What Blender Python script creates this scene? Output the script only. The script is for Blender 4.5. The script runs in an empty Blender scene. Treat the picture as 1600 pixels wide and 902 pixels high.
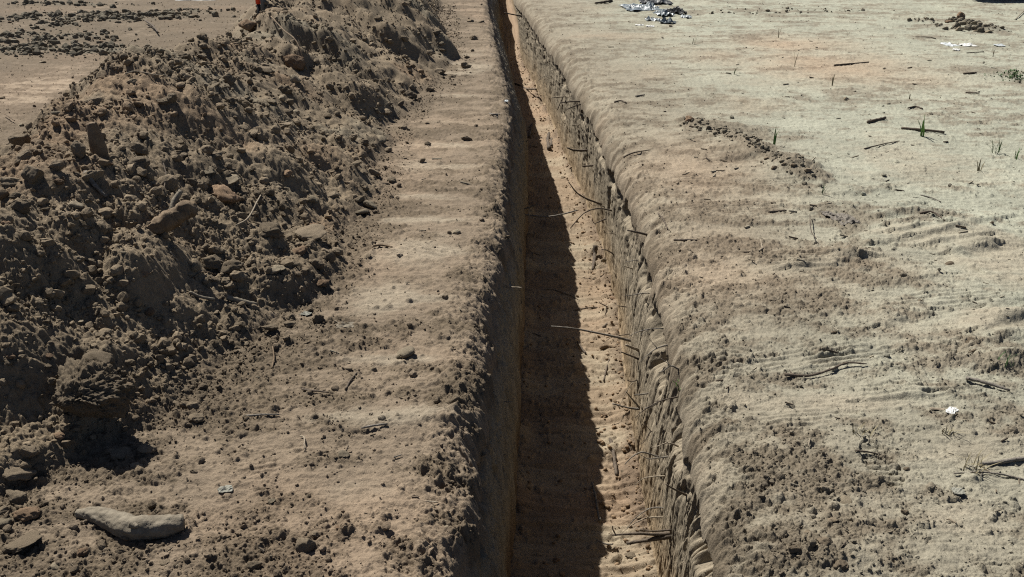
import bpy, math, random
import numpy as np
from mathutils import Vector, Matrix, Euler

random.seed(7)
RNG = np.random.default_rng(11)
scene = bpy.context.scene
COL = scene.collection

# ----------------------------------------------------------------- camera
PITCH = math.radians(24.9)
FPX = 1400.0                      # focal length in pixels of the 1600 px wide photograph
CAMH = 1.7
CP, SP = math.cos(PITCH), math.sin(PITCH)
cam_d = bpy.data.cameras.new('camera')
cam = bpy.data.objects.new('camera', cam_d)
COL.objects.link(cam)
cam.location = (0, 0, CAMH)
cam.rotation_euler = (math.pi / 2 - PITCH, 0, 0)
cam_d.sensor_width = 36
cam_d.lens = 36 * FPX / 1600
cam_d.clip_start = 0.05
cam_d.clip_end = 1000
scene.camera = cam

def ray(px, py):
    px, py = np.broadcast_arrays(np.asarray(px, float), np.asarray(py, float))
    u = (px - 800) / FPX
    v = (py - 451) / FPX
    # camera forward (0,CP,-SP), up (0,SP,CP)
    return np.stack([u, CP - v * SP, -SP - v * CP], -1)

def pix_scale(p):
    """pixels of the photograph per metre at point p"""
    d = p[1] * CP + (CAMH - p[2]) * SP
    return FPX / d

def ground_pt(px, py, z=0.0):
    r = ray(px, py)
    t = (z - CAMH) / r[..., 2]
    return r[..., 0] * t, r[..., 1] * t

# ----------------------------------------------------------------- noise
def _h(ix, iy, seed):
    h = (ix.astype(np.uint32) * np.uint32(374761393) + iy.astype(np.uint32) * np.uint32(668265263) + np.uint32((seed * 2246822519) & 0xffffffff))
    h ^= h >> np.uint32(13)
    h *= np.uint32(1274126177)
    h ^= h >> np.uint32(16)
    h *= np.uint32(2654435769)
    h ^= h >> np.uint32(15)
    return h

def _hf(ix, iy, seed):
    return (_h(ix, iy, seed) & np.uint32(0xffffff)).astype(np.float32) / np.float32(0xffffff)

def perlin(x, y, seed=0):
    x = np.asarray(x, np.float32); y = np.asarray(y, np.float32)
    xf = np.floor(x); yf = np.floor(y)
    ix = xf.astype(np.int32); iy = yf.astype(np.int32)
    fx = x - xf; fy = y - yf
    u = fx * fx * fx * (fx * (fx * 6 - 15) + 10)
    v = fy * fy * fy * (fy * (fy * 6 - 15) + 10)
    def g(dx, dy):
        a = _hf(ix + dx, iy + dy, seed) * np.float32(6.2831853)
        return np.cos(a) * (fx - dx) + np.sin(a) * (fy - dy)
    a = g(0, 0); b = g(1, 0); c = g(0, 1); d = g(1, 1)
    a = a + u * (b - a); c = c + u * (d - c)
    return (a + v * (c - a)) * 1.5

def fbm(x, y, seed=0, octv=4, gain=0.5, lac=2.07):
    s = 0; a = 1.0; n = 0
    for k in range(octv):
        s = s + a * perlin(x + 13.7 * k, y - 7.3 * k, seed + k)
        n += a; a *= gain; x = x * lac; y = y * lac
    return s / n

def billow(x, y, seed=0, octv=3, gain=0.5):
    s = 0; a = 1.0; n = 0
    for k in range(octv):
        s = s + a * np.abs(perlin(x + 3.1 * k, y + 9.7 * k, seed + k)) * 2
        n += a; a *= gain; x = x * 2.03; y = y * 2.03
    return s / n

def crumbs(x, y, c, seed, dens):
    """rounded grains: height in metres of the tallest grain over (x,y); cells of size c, share 'dens' of them filled"""
    x = np.asarray(x / c, np.float32); y = np.asarray(y / c, np.float32)
    if c > .03:
        x, y = x + .22 * perlin(x * 2.3, y * 2.3, seed + 7) + .10 * perlin(x * 5, y * 5, seed + 9), y + .22 * perlin(x * 2.3 + 9, y * 2.3, seed + 8)
    ix = np.floor(x).astype(np.int32); iy = np.floor(y).astype(np.int32)
    best = np.zeros_like(x)
    for dx in (-1, 0, 1):
        for dy in (-1, 0, 1):
            jx = ix + dx; jy = iy + dy
            cx = jx + _hf(jx, jy, seed); cy = jy + _hf(jx, jy, seed + 1)
            q = _hf(jx, jy, seed + 2)
            r = 0.22 + 0.5 * _hf(jx, jy, seed + 3) ** 2
            el = 0.75 + 0.6 * _hf(jx, jy, seed + 4)
            d2 = (x - cx) ** 2 * el + (y - cy) ** 2 / el
            hh = np.sqrt(np.maximum(r * r - d2, 0)) * (q < dens)
            best = np.maximum(best, hh)
    return best * c

def sstep(a, b, x):
    t = np.clip((x - a) / (b - a), 0, 1)
    return t * t * (3 - 2 * t)

def smin(a, b, k):
    h = np.clip(0.5 + 0.5 * (b - a) / k, 0, 1)
    return b + (a - b) * h - k * h * (1 - h)

# ----------------------------------------------------------------- trench outline (world curves)
DEPTH = 1.0
def curve(tab, z):
    py = np.array([t[0] for t in tab], float); px = np.array([t[1] for t in tab], float)
    X, Y = ground_pt(px, py, z)
    o = np.argsort(Y)
    return Y[o], X[o]
LR = curve([(902, 716), (850, 738), (800, 748), (720, 752), (660, 754), (600, 772), (550, 770), (516, 764), (475, 772), (394, 787), (350, 796), (307, 795), (250, 796), (189, 803), (150, 798), (118, 789), (50, 773), (10, 764)], -.06)
LF = curve([(902, 797), (800, 803), (700, 806), (600, 813), (500, 816), (400, 821), (300, 823), (250, 822)], -DEPTH)
RF = curve([(902, 1024), (800, 1006), (700, 991), (600, 975), (500, 965), (400, 945), (300, 905), (240, 880), (150, 845), (100, 828), (50, 812), (0, 797)], -DEPTH)
RR = curve([(902, 1118), (800, 1100), (700, 1084), (600, 1060), (500, 1042), (400, 1015), (300, 980), (200, 932), (150, 905), (100, 876), (50, 842), (0, 808)], -0.10)
YD = np.arange(-4, 60, 0.02)
def smooth(v, n):
    k = np.hanning(n); k /= k.sum()
    return np.convolve(np.pad(v, n // 2, 'edge'), k, 'valid')[:len(v)]
_rr = smooth(np.interp(YD, *RR), 41)
_lr_s = np.interp(YD, *LR)
_lr = smooth(_lr_s, 7)
_rf = np.interp(YD, *RF); _rf = smooth(np.clip(_rf, _rr - 0.10, _rr + 0.05), 61)
_lf = np.interp(YD, *LF)
_lf = np.where(YD > 8.6, 9, _lf)
_lf = smooth(np.minimum(np.minimum(_lf, _rf - 0.34), smooth(_lr_s, 61) + 0.20), 61)
# beyond the photograph the trench runs on, bending slowly to the left
far = YD > 13.5
bend = np.where(far, -0.035 * (YD - 13.5), 0)
_rr += bend; _lr += bend
_lr += 0.022 * fbm(YD * 2.2, YD * 0 + .3, 91, 3) + (0.050 * fbm(YD * 4.5, YD * 0 + .7, 92, 4) + .022 * fbm(YD * 17, YD * 0 + .2, 95, 3)) * np.clip(5 / np.maximum(YD, .1), .4, 1)
_rr += 0.020 * fbm(YD * 1.6, YD * 0 + .3, 93, 3) + 0.024 * fbm(YD * 8, YD * 0 + .7, 94, 4)
def xlr(y): return np.interp(y, YD, _lr)
def xrr(y): return np.interp(y, YD, _rr)
def xlf(y): return np.interp(y, YD, _lf)
def xrf(y): return np.interp(y, YD, _rf)

# ----------------------------------------------------------------- spoil heap
FOOT = np.array([(-4, -2.3), (1.0, -1.95), (1.9, -1.66), (2.23, -1.5), (2.58, -1.2), (3.24, -0.99), (3.89, -0.80), (5.0, -0.82), (5.66, -0.86), (6.5, -0.92), (7.6, -0.72), (8.9, -0.53), (10, -0.72), (12.4, -0.94), (18, -1.3), (26, -1.9), (60, -3)])
CREST = np.array([(-4, -3.2), (1.0, -2.75), (2.2, -2.5), (3, -2.3), (3.8, -2.2), (5.7, -2.25), (8.5, -2.15), (10, -2.1), (13, -2.3), (20, -2.7), (60, -6)])
HC = np.array([(-4, .1), (0.0, .30), (1.2, .42), (2.2, .50), (3, .56), (3.8, .60), (4.4, .71), (5.2, .76), (6.3, .64), (7.4, .50), (8.3, .50), (9.4, .74), (11, .95), (14, .95), (20, .8), (25, .3), (27, 0), (60, 0)])
def lookup(t, y): return np.interp(y, t[:, 0], t[:, 1])
# dumped lobes: (px, py on the top edge of the near face, half width m, length uphill m, height m, skew)
LOBES = []
LOBE_PX = [(45, 425, .17, .45, .12, -.35), (212, 452, .11, .30, .10, .0), (300, 490, .06, .2, .05, .3), (5, 545, .15, .3, .12, -.6),
           (165, 562, .07, .2, .05, -.2), (450, 60, .45, .9, .15, -.7), (455, 92, .25, .5, .10, -.5), (600, 62, .40, .9, .17, -.6), (552, 110, .28, .5, .11, -.4),
           (545, 150, .25, .5, .09, -.4), (270, 160, .25, .5, .06, -.5), (330, 180, .2, .4, .06, -.5), (690, 75, .25, .6, .10, -.3), (120, 130, .3, .6, .05, .2),
           (400, 45, .3, .5, .10, -.3), (230, 330, .2, .4, .06, .1), (650, 20, .5, .9, .12, -.5), (590, 12, .5, 1.0, .14, -.6), (60, 300, .25, .5, .07, 0), (420, 250, .18, .4, .04, -.4)]

def heap_base(x, y):
    wob = 0.16 * fbm(x * 0.5 + 5, y * 1.4, 31, 3) * np.clip(y / 4, .35, 1)
    xf = lookup(FOOT, y) + wob; xc = lookup(CREST, y); hc = lookup(HC, y) * (1 + .10 * fbm(x * 0 + 2, y * 1.1, 33, 2))
    w = np.maximum(xf - xc, .3)
    front = (xf - x) * (hc / w) * 1.15
    back = (x - (xc - hc * 1.25)) * .75
    h = smin(smin(front, back, .10), hc, .16)
    return h

def heap_macro(x, y):
    h = heap_base(x, y)
    for (cx, cy, rw, ln, hh, sk) in LOBES:
        u = (x - cx) / rw
        ye = cy + sk * (x - cx) + .5 * rw * u * u - rw * .1
        v = (y - ye)
        prof = np.where(v < 0, np.clip(1 + v / .13, 0, 1), np.exp(-(np.maximum(v, 0) / ln) ** 2))
        h = h + hh * np.exp(-u ** 4 * 0.8 - np.maximum(np.abs(u) - 1.6, 0) * 4) * prof * sstep(-.05, .12, h)
    return h

# ----------------------------------------------------------------- patches on the flat ground (placed in metres)
def patch_list(lst):
    out = []
    for (px, py, rx, ry, a) in lst:
        X, Y = ground_pt(px, py)
        _, Y2 = ground_pt(px, py - ry); _, Y3 = ground_pt(px, py + ry)
        d = Y * CP + CAMH * SP
        out.append((float(X), float(Y), rx / FPX * d, max(abs(float(Y2 - Y3)) / 2, .05), a))
    return out
P_LOOSE = patch_list([(1270, 855, 100, 50, 1.0), (1120, 650, 50, 50, .3), (1325, 402, 95, 22, .9), (1325, 345, 45, 30, .9), (1110, 210, 60, 22, .7), (1170, 235, 70, 25, .9), (1235, 268, 50, 14, 1.0),
    (1545, 652, 40, 18, .9), (1430, 440, 130, 25, .7), (1240, 475, 110, 28, .7), (1120, 330, 90, 40, .35), (1250, 520, 160, 25, .5), (1340, 760, 120, 28, .3), (1180, 700, 80, 30, .15), (1560, 545, 70, 25, .6),
    (1200, 590, 120, 14, .5), (1480, 330, 50, 12, .6), (1510, 385, 50, 10, .6), (990, 75, 70, 12, .5), (1090, 20, 60, 6, .6), (1250, 20, 140, 5, .7), (1500, 36, 60, 8, .7), (1090, 140, 60, 10, .4), (1310, 145, 50, 7, .6), (1540, 40, 40, 6, .9),
    (720, 600, 60, 40, .8), (560, 520, 50, 25, .6), (640, 350, 60, 12, .5), (690, 470, 60, 30, .4), (650, 215, 80, 18, .5), (600, 330, 60, 40, .6), (480, 620, 90, 50, .6), (450, 830, 160, 60, .9), (620, 850, 70, 40, .6), (260, 840, 200, 60, .9), (640, 730, 70, 20, .7),
    (720, 195, 40, 12, .5), (730, 30, 60, 12, .5), (760, 160, 30, 12, .5), (1440, 70, 100, 6, .3), (1480, 165, 90, 12, .4), (1370, 200, 60, 8, .3), (1340, 60, 60, 8, .3), (1580, 120, 40, 14, .6), (1180, 60, 60, 8, .3), (1150, 90, 60, 8, .3)])
P_PALE = patch_list([(560, 655, 130, 10, .9), (620, 562, 120, 9, .8), (630, 470, 110, 10, .8), (650, 402, 100, 9, .8), (660, 345, 100, 7, .9), (670, 308, 90, 6, .8), (680, 258, 90, 5, .9), (690, 226, 80, 5, .9), (700, 190, 70, 5, .6), (715, 150, 60, 4, .7), (725, 88, 50, 4, .7), (620, 655, 120, 22, .9), (560, 770, 90, 40, .5), (640, 400, 90, 26, .9), (660, 345, 70, 12, .7), (650, 258, 50, 14, .9), (720, 110, 60, 14, 1.0), (600, 470, 70, 30, .8), (740, 85, 40, 8, .5), (690, 375, 60, 14, .5),
    (1420, 250, 150, 60, .7), (1560, 400, 110, 70, .9), (1300, 625, 190, 20, .8), (1500, 700, 120, 60, .6), (1500, 810, 110, 40, .7), (1560, 510, 90, 30, .9), (1270, 560, 120, 12, .5), (1150, 610, 60, 25, .9), (1120, 720, 30, 30, .9), (1060, 580, 20, 20, .9), (1440, 370, 90, 30, .8),
    (1300, 90, 160, 25, .3), (50, 140, 90, 40, 1.0), (1180, 130, 80, 16, .5), (930, 50, 60, 10, .5), (1000, 100, 50, 10, .5)])
P_CLAY = patch_list([(1300, 105, 120, 22, .7), (1080, 270, 90, 50, .45), (40, 140, 120, 40, .45), (1240, 70, 90, 14, .6), (1420, 125, 90, 12, .4), (1130, 90, 60, 12, .4), (1120, 380, 90, 50, .25), (620, 270, 70, 40, .25), (580, 420, 60, 30, .2), (1150, 440, 120, 40, .2), (690, 190, 60, 12, .2)])
P_LUMP = patch_list([(150, 28, 70, 7, .10), (40, 30, 30, 6, .09), (95, 42, 40, 5, .10), (28, 58, 40, 8, .08), (62, 66, 25, 6, .07), (130, 58, 50, 6, .08), (70, 78, 80, 8, .09), (150, 78, 60, 9, .09), (15, 82, 30, 6, .07), (200, 30, 50, 5, .10), (250, 28, 60, 4, .09), (300, 20, 60, 3, .06), (100, 8, 90, 2, .08),
    (1525, 46, 42, 5, .10), (1500, 37, 16, 4, .08), (1440, 33, 22, 2, .04), (1180, 22, 120, 3, .05), (1280, 18, 80, 3, .05)])
P_SHAPE = patch_list([(1235, 265, 45, 9, .045), (1170, 232, 50, 12, .03), (1120, 200, 50, 12, .03), (1280, 850, 75, 32, .02), (1325, 400, 80, 10, .02), (1440, 335, 60, 5, .03), (1490, 362, 60, 5, .03), (1530, 385, 40, 5, .025), (1560, 500, 60, 6, .03), (1590, 530, 60, 6, .03), (1540, 560, 60, 6, .02), (720, 610, 45, 24, .03), (650, 660, 80, 14, .02), (640, 400, 90, 20, .02), (700, 660, 30, 30, .02), (1390, 490, 20, 6, .02)])
def psum(lst, x, y, soft=1.0):
    s = np.zeros_like(x)
    wx = .35 * fbm(x * 3.1, y * 3.1, 55, 2); wy = .35 * fbm(x * 3.1 + 9, y * 3.1, 56, 2)
    for (cx, cy, rx, ry, a) in lst:
        q = ((x - cx) / rx + wx) ** 2 + ((y - cy) / ry + wy) ** 2
        s = np.maximum(s, a * np.exp(-q * soft))
    return s

def gp(a, b):
    X_, Y_ = ground_pt(a, b); return float(X_), float(Y_)
RUTS = [((1385, 338), (1440, 331), .022), ((1395, 352), (1450, 344), .020), ((1400, 363), (1468, 352), .028), ((1430, 372), (1500, 360), .024), ((1450, 384), (1530, 372), .026), ((1490, 395), (1545, 388), .022), ((1380, 380), (1420, 374), .018), ((1500, 350), (1560, 342), .018), ((1395, 325), (1430, 320), .016),
    ((1490, 402), (1520, 420), .016), ((1530, 520), (1620, 496), .024), ((1540, 538), (1620, 512), .020), ((1510, 545), (1580, 560), .020), ((1545, 480), (1620, 470), .018), ((1560, 575), (1620, 562), .018), ((1400, 440), (1470, 432), .014), ((1330, 300), (1380, 294), .014), ((1240, 415), (1330, 405), .020), ((1290, 398), (1350, 402), .018), ((1210, 575), (1260, 572), .012), ((1140, 250), (1180, 246), .014), ((1355, 620), (1430, 612), .012), ((1380, 505), (1440, 490), .014), ((1420, 545), (1480, 538), .012)]
BERM = [((1068, 192), (1110, 206), .05), ((1110, 206), (1165, 230), .055), ((1165, 230), (1215, 256), .065), ((1215, 256), (1266, 278), .06)]
RUTS = [(gp(*a), gp(*b), h_) for a, b, h_ in RUTS]
BERM = [(gp(*a), gp(*b), h_) for a, b, h_ in BERM]
TREAD = [(gp(a, b), rx, ry, an, sp, am) for a, b, rx, ry, an, sp, am in [(1110, 556, .16, .10, .15, .034, .010), (1150, 545, .14, .12, -.5, .034, .008), (1215, 283, .22, .10, .1, .04, .010), (1120, 325, .30, .12, .1, .036, .008), (1260, 555, .22, .10, .2, .034, .009), (1330, 548, .20, .08, .15, .034, .009), (1170, 400, .16, .10, -.1, .034, .009), (1265, 410, .20, .10, .05, .036, .010), (1110, 280, .25, .14, .0, .04, .009), (1040, 110, .5, .3, .05, .05, .009), (1000, 60, .6, .5, .05, .06, .010), (1180, 165, .4, .2, .1, .045, .008), (1430, 610, .22, .08, .1, .034, .008), (1240, 650, .16, .07, .1, .03, .007), (1330, 700, .12, .05, -.2, .03, .006), (395, 740, .10, .05, .3, .028, .008), (640, 395, .25, .10, -.3, .04, .008), (660, 258, .3, .12, .05, .04, .008), (1480, 470, .3, .1, .15, .04, .009), (1100, 20, 1.6, .5, .02, .09, .012), (1300, 25, 2.5, .8, .02, .1, .012)]]
def seg(x, y, a, b):
    dx, dy = b[0] - a[0], b[1] - a[1]; L2 = dx * dx + dy * dy
    t = np.clip(((x - a[0]) * dx + (y - a[1]) * dy) / L2, 0, 1)
    px_, py_ = x - a[0] - t * dx, y - a[1] - t * dy
    sg = np.where(dx * (y - a[1]) - dy * (x - a[0]) > 0, 1.0, -1.0)
    return np.hypot(px_, py_) * sg
BPX, BPY = ground_pt(1378, 722)
def terrain(x, y, full=True):
    """height of everything but the trench hole, and the soil maps"""
    x = np.asarray(x, np.float32); y = np.asarray(y, np.float32)
    hm = heap_macro(x, y)
    hm_n = hm + (0.075 * fbm(x * 2.0, y * 2.0, 35, 3) if full else 0) * sstep(0, .15, hm)
    heapm = sstep(.0, .06, hm_n)
    right = (x > xrr(y) - .05)
    g = 0.03 * fbm(x / 1.7, y / 1.7, 3, 3)
    for (cx, cy, rx, ry, a) in P_SHAPE:
        g = g + a * np.exp(-((x - cx) / rx) ** 2 - ((y - cy) / ry) ** 2)
    # rounded, sagging lip of the right bank and the softer one of the left bank
    dr = np.maximum(x - xrr(y), 0); dl = np.maximum(xlr(y) - x, 0)
    lipn = 1 + .45 * fbm(y * 1.7, y * 0 + 4, 71, 2)
    lw_ = np.clip(1 - dr / .16, 0, 1)
    g = g - .13 * lipn * (1 - np.sqrt(np.maximum(1 - lw_ ** 2.4, 0))) * right - .05 * np.exp(-(dr / .32)) * right
    ll_ = np.clip(1 - dl / .14, 0, 1)
    g = g - .115 * lipn * (1 - np.sqrt(np.maximum(1 - ll_ ** 2.2, 0))) * (~right)
    if not full:
        return np.maximum(g, hm)
    # soil maps
    dfoot = x - lookup(FOOT, y)
    nearheap = np.exp(-np.maximum(dfoot, 0) / .22) * (~right)
    n1 = fbm(x * 1.3, y * 3.2, 12, 4); n2 = fbm(x * 6, y * 9, 16, 3)
    bands = fbm(x * .8, y * 4.2, 14, 3)
    pl = psum(P_LOOSE, x, y); pp = psum(P_PALE, x, y); pc = psum(P_CLAY, x, y, .8); lump = psum(P_LUMP, x, y)
    loose = np.clip(.36 + .75 * n1 + np.where(right, .55, .95) * bands + .95 * n2 + .35 * fbm(x * 17, y * 21, 18, 2) + .5 * pl - .75 * pp + .75 * nearheap - np.where(right, .04, .0), 0, 1)
    lipq = np.exp(-(dr / .22) ** 2) * right + np.exp(-(dl / .16) ** 2) * (~right)
    loose = np.clip(loose + .55 * lipq * (.4 + 1.6 * n2), 0, 1)
    loose = np.maximum(loose, sstep(.03, .07, lump) * sstep(-.3, .3, n2))
    loose = np.maximum(loose, heapm)
    # compacted surface: track bars, scraped streaks
    hard = (1 - loose)
    g = g + .010 * bands + .0035 * perlin(x * 1.9, y * 26, 41) * hard * sstep(-.1, .4, perlin(x * .9, y * .9, 43)) + .004 * fbm(x * 5, y * 40, 44, 2) * (.4 + .6 * hard)
    g = g + .012 * np.abs(fbm(x * 4, y * 7, 45, 3)) + .006 * fbm(x * 22, y * 26, 46, 3)
    # cut marks running over the lips
    lip = np.exp(-(dr / .20) ** 2) * right + np.exp(-(dl / .17) ** 2) * (~right)
    lw = fbm(x * 6, y * 6, 50, 3)
    g = g + lip * (.009 * perlin(y * 9 + x * 7 + lw * 1.5, x * 4.0, 48) + .022 * (np.abs(perlin(y * 24 + x * 17 + lw * 2, x * 9, 49)) - .3) + .026 * fbm(y * 44 + x * 28, x * 26, 51, 4) + .02 * np.abs(fbm(x * 22, y * 22, 54, 3)) + .045 * sstep(.10, .35, lw) * fbm(x * 13, y * 13, 52, 3))
    wob2 = .02 * fbm(x * 9, y * 9, 57, 2)
    for (a_, b_, h_) in RUTS:
        q = seg(x, y, a_, b_) + wob2
        g = g + h_ * .75 * np.where(q > 0, np.exp(-(q / .085) ** 2), np.exp(-(q / .022) ** 2)) - h_ * .3 * np.exp(-((q + .06) / .04) ** 2)
    bm_ = np.zeros_like(x)
    for (a_, b_, h_) in BERM:
        q = seg(x, y, a_, b_) + wob2 * 2
        bm_ = np.maximum(bm_, np.where(q > 0, np.exp(-(q / .16) ** 2), np.exp(-(q / .07) ** 2)))
    g = g + .032 * bm_ * (.7 + .8 * n2); loose = np.maximum(loose, sstep(.25, .7, bm_ + .3 * n2))
    for ((tx, ty), trx, try_, an, sp, am) in TREAD:
        ca, sa = math.cos(an), math.sin(an); u_ = (x - tx) * ca + (y - ty) * sa; v_ = -(x - tx) * sa + (y - ty) * ca
        mk = np.exp(-((u_ / trx) ** 2 + (v_ / try_) ** 2) ** 2)
        g = g + .45 * am * mk * np.tanh(2.2 * np.sin(2 * math.pi * (v_ + wob2 * .25) / sp)) * sstep(-.35, .1, n2 + .2)
    # far clod rows
    g = g + lump * .45 * billow(x * 2.0, y * 1.6, 61, 2)
    # boot print
    bu = (x - BPX) / .055; bv = (y - BPY) / .13
    bp = ((bu ** 2 + bv ** 2) < 1)
    g = g - bp * (.008 + .008 * (np.sin((y - BPY) * 2 * math.pi / .030 + bu * .5) > 0))
    # heap body
    clodm = .05 + .95 * sstep(-.15, .5, fbm(x * 2.3, y * 2.3, 39, 3))
    hh = hm_n + heapm * (.060 * (billow(x * 2.5, y * 2.5, 36, 3) - .35) + .026 * fbm(x * 5 + y * 2, y * 5, 37, 2) + clodm * (crumbs(x, y, .13, 63, .25) * .5 + crumbs(x + .3, y, .075, 64, .40) * .6))
    z = smin(g, hh, -.03) if False else np.maximum(g, hh)
    lod = np.clip(4.2 / np.maximum(y, 1), .22, 1)
    z = z + crumbs(x, y, .045, 65, (.04 + .40 * loose ** 2) * (.45 + .55 * heapm)) * (.40 + .30 * heapm * clodm) * (.4 + .6 * lod)
    z = z + crumbs(x, y, .022, 66, .03 + (.42 + .25 * heapm) * loose) * .7 * lod
    z = z + crumbs(x, y, .0115, 67, .05 + .7 * loose) * .7 * lod
    z = z + lod * ((.0012 + .0022 * loose) * fbm(x * 120, y * 120, 68, 2) + (.0018 + .0085 * loose) * fbm(x * 45, y * 45, 69, 3))
    # colours (what the soil is, not how it is lit)
    def C(r, g_, b): return np.array([r, g_, b], np.float32)
    pale_r = C(.250, .249, .196); pale_l = C(.166, .130, .093); dark_r = C(.168, .150, .114); dark_l = C(.108, .084, .058)
    rr = (.35 * sstep(-.1, .1, x - xrr(y)) + .65 * sstep(.1, 1.8, x - xrr(y) + .5 * fbm(x * .8, y * .8, 86, 2)))[..., None]
    pale = pale_l + (pale_r - pale_l) * rr; dark = dark_l + (dark_r - dark_l) * rr
    lo = sstep(.12, .85, loose)[..., None]
    col = pale + (dark - pale) * lo
    col = col + (C(.245, .211, .158) - col) * (.6 * sstep(.25, .8, pp * (1 + .6 * n2)) * (1 - lo[..., 0]))[..., None]
    col = col * (1 + .22 * fbm(x * 2.1, y * 2.6, 81, 3))[..., None]
    clay = np.clip(pc + .35 * sstep(.1, .6, fbm(x * .9 + 3, y * .9, 82, 3)) * (1 - .6 * rr[..., 0]), 0, 1)[..., None]
    col = col + (C(.285, .205, .140) * (1 - .4 * lo) - col) * clay
    hcol = C(.152, .119, .081) * (1 + .35 * fbm(x * 1.6, y * 1.6, 83, 4))[..., None]
    hclay = sstep(.05, .5, fbm(x * 1.2, y * 1.2 + 4, 84, 3))[..., None]
    hcol = hcol + (C(.178, .121, .076) - hcol) * hclay * .6
    grey = sstep(.1, .5, fbm(x * 1.4 + 8, y * 1.4, 85, 3))[..., None]
    hcol = hcol + (C(.160, .140, .102) - hcol) * grey * .6
    hm3 = heapm[..., None]
    col = col + (hcol - col) * hm3
    lm = (sstep(.03, .07, lump) * sstep(-.3, .3, n2))[..., None]
    col = col + (C(.10, .088, .065) - col) * lm
    return z, col, heapm * (hh > g), loose

for (px, py, *_r) in LOBE_PX:          # turn each lobe's photo position into metres on the plain heap
    r = ray(px, py); t = np.linspace(1.0, 30, 6000)
    X = r[0] * t; Y = r[1] * t; Z = CAMH + r[2] * t
    below = Z < np.maximum(heap_base(X, Y), 0) + .02
    k = int(np.argmax(below))
    LOBES.append((X[k], Y[k], *_r))

def trench_z(x, y):
    """-DEPTH inside the hole with sloping sides, large where outside"""
    l0, l1, r1, r0 = xlr(y), xlf(y), xrf(y), xrr(y)
    a = np.clip((x - l0) / np.maximum(l1 - l0, .02), 0, 1)
    b = np.clip((r0 - x) / np.maximum(r0 - r1, .02), 0, 1)
    return -DEPTH * np.minimum(a, b)

def hit(px, py):
    """first meeting of each photo position's view ray with the smooth place"""
    px = np.atleast_1d(np.asarray(px, float)); py = np.atleast_1d(np.asarray(py, float))
    R = ray(px, py); n = len(px)
    res = np.zeros((n, 3)); done = np.zeros(n, bool)
    t = np.full(n, 1.0)
    for _ in range(700):
        p = R * t[:, None]; p[:, 2] += CAMH
        z = terrain(p[:, 0], p[:, 1], False)
        inside = (p[:, 0] > xlr(p[:, 1])) & (p[:, 0] < xrr(p[:, 1]))
        z = np.where(inside, trench_z(p[:, 0], p[:, 1]), z)
        now = (p[:, 2] <= z) & ~done
        res[now] = p[now]; done |= now
        if done.all(): break
        t = np.where(done, t, t + np.clip((p[:, 2] - z) * .5, .006, .25))
    res[~done] = (R * t[:, None] + [0, 0, CAMH])[~done]
    return res

def top_z(x, y):
    """finished height at a point outside the hole"""
    return terrain(np.atleast_1d(x), np.atleast_1d(y))[0]

# ----------------------------------------------------------------- materials
def new_mat(name):
    m = bpy.data.materials.new(name); m.use_nodes = True
    nt = m.node_tree; nt.nodes.clear()
    out = nt.nodes.new('ShaderNodeOutputMaterial'); b = nt.nodes.new('ShaderNodeBsdfPrincipled')
    nt.links.new(b.outputs[0], out.inputs[0])
    b.inputs['Roughness'].default_value = .95
    b.inputs['Specular IOR Level'].default_value = .12
    return m, nt, b

def noise(nt, coord, scale, detail=4, rough=.6):
    n = nt.nodes.new('ShaderNodeTexNoise'); n.inputs['Scale'].default_value = scale
    n.inputs['Detail'].default_value = detail; n.inputs['Roughness'].default_value = rough
    nt.links.new(coord, n.inputs['Vector']); return n

def soil_mat(name, base=None, rand=False, bump=.8, scale=1.0, var=.35, stretch=None):
    m, nt, b = new_mat(name); L = nt.links.new
    tc = nt.nodes.new('ShaderNodeTexCoord'); geo = nt.nodes.new('ShaderNodeNewGeometry')
    coord = geo.outputs['Position'] if base is None or not rand else tc.outputs['Object']
    if stretch:
        mp = nt.nodes.new('ShaderNodeMapping'); mp.inputs['Scale'].default_value = stretch; L(coord, mp.inputs[0]); coord = mp.outputs[0]
    if base is None:
        at = nt.nodes.new('ShaderNodeAttribute'); at.attribute_name = 'soil'; src = at.outputs['Color']
    else:
        rgb = nt.nodes.new('ShaderNodeRGB'); rgb.outputs[0].default_value = (*base, 1); src = rgb.outputs[0]
    n1 = noise(nt, coord, 38 * scale, 6, .7); n2 = noise(nt, coord, 210 * scale, 3, .7)
    mx = nt.nodes.new('ShaderNodeMath'); mx.operation = 'ADD'
    L(n1.outputs['Fac'], mx.inputs[0]); L(n2.outputs['Fac'], mx.inputs[1])
    mr = nt.nodes.new('ShaderNodeMapRange'); mr.inputs[1].default_value = .65; mr.inputs[2].default_value = 1.35
    mr.inputs[3].default_value = 1 - var; mr.inputs[4].default_value = 1 + var
    L(mx.outputs[0], mr.inputs[0])
    val = mr.outputs[0]
    if rand:
        oi = nt.nodes.new('ShaderNodeObjectInfo'); r2 = nt.nodes.new('ShaderNodeMapRange')
        r2.inputs[3].default_value = .72; r2.inputs[4].default_value = 1.28; L(oi.outputs['Random'], r2.inputs[0])
        mm = nt.nodes.new('ShaderNodeMath'); mm.operation = 'MULTIPLY'; L(val, mm.inputs[0]); L(r2.outputs[0], mm.inputs[1]); val = mm.outputs[0]
    mul = nt.nodes.new('ShaderNodeVectorMath'); mul.operation = 'SCALE'
    L(src, mul.inputs[0]); L(val, mul.inputs['Scale']); L(mul.outputs[0], b.inputs['Base Color'])
    bp = nt.nodes.new('ShaderNodeBump'); bp.inputs['Strength'].default_value = bump; bp.inputs['Distance'].default_value = .006
    n3 = noise(nt, coord, 150 * scale, 5, .75); L(n3.outputs['Fac'], bp.inputs['Height']); L(bp.outputs[0], b.inputs['Normal'])
    return m

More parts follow.
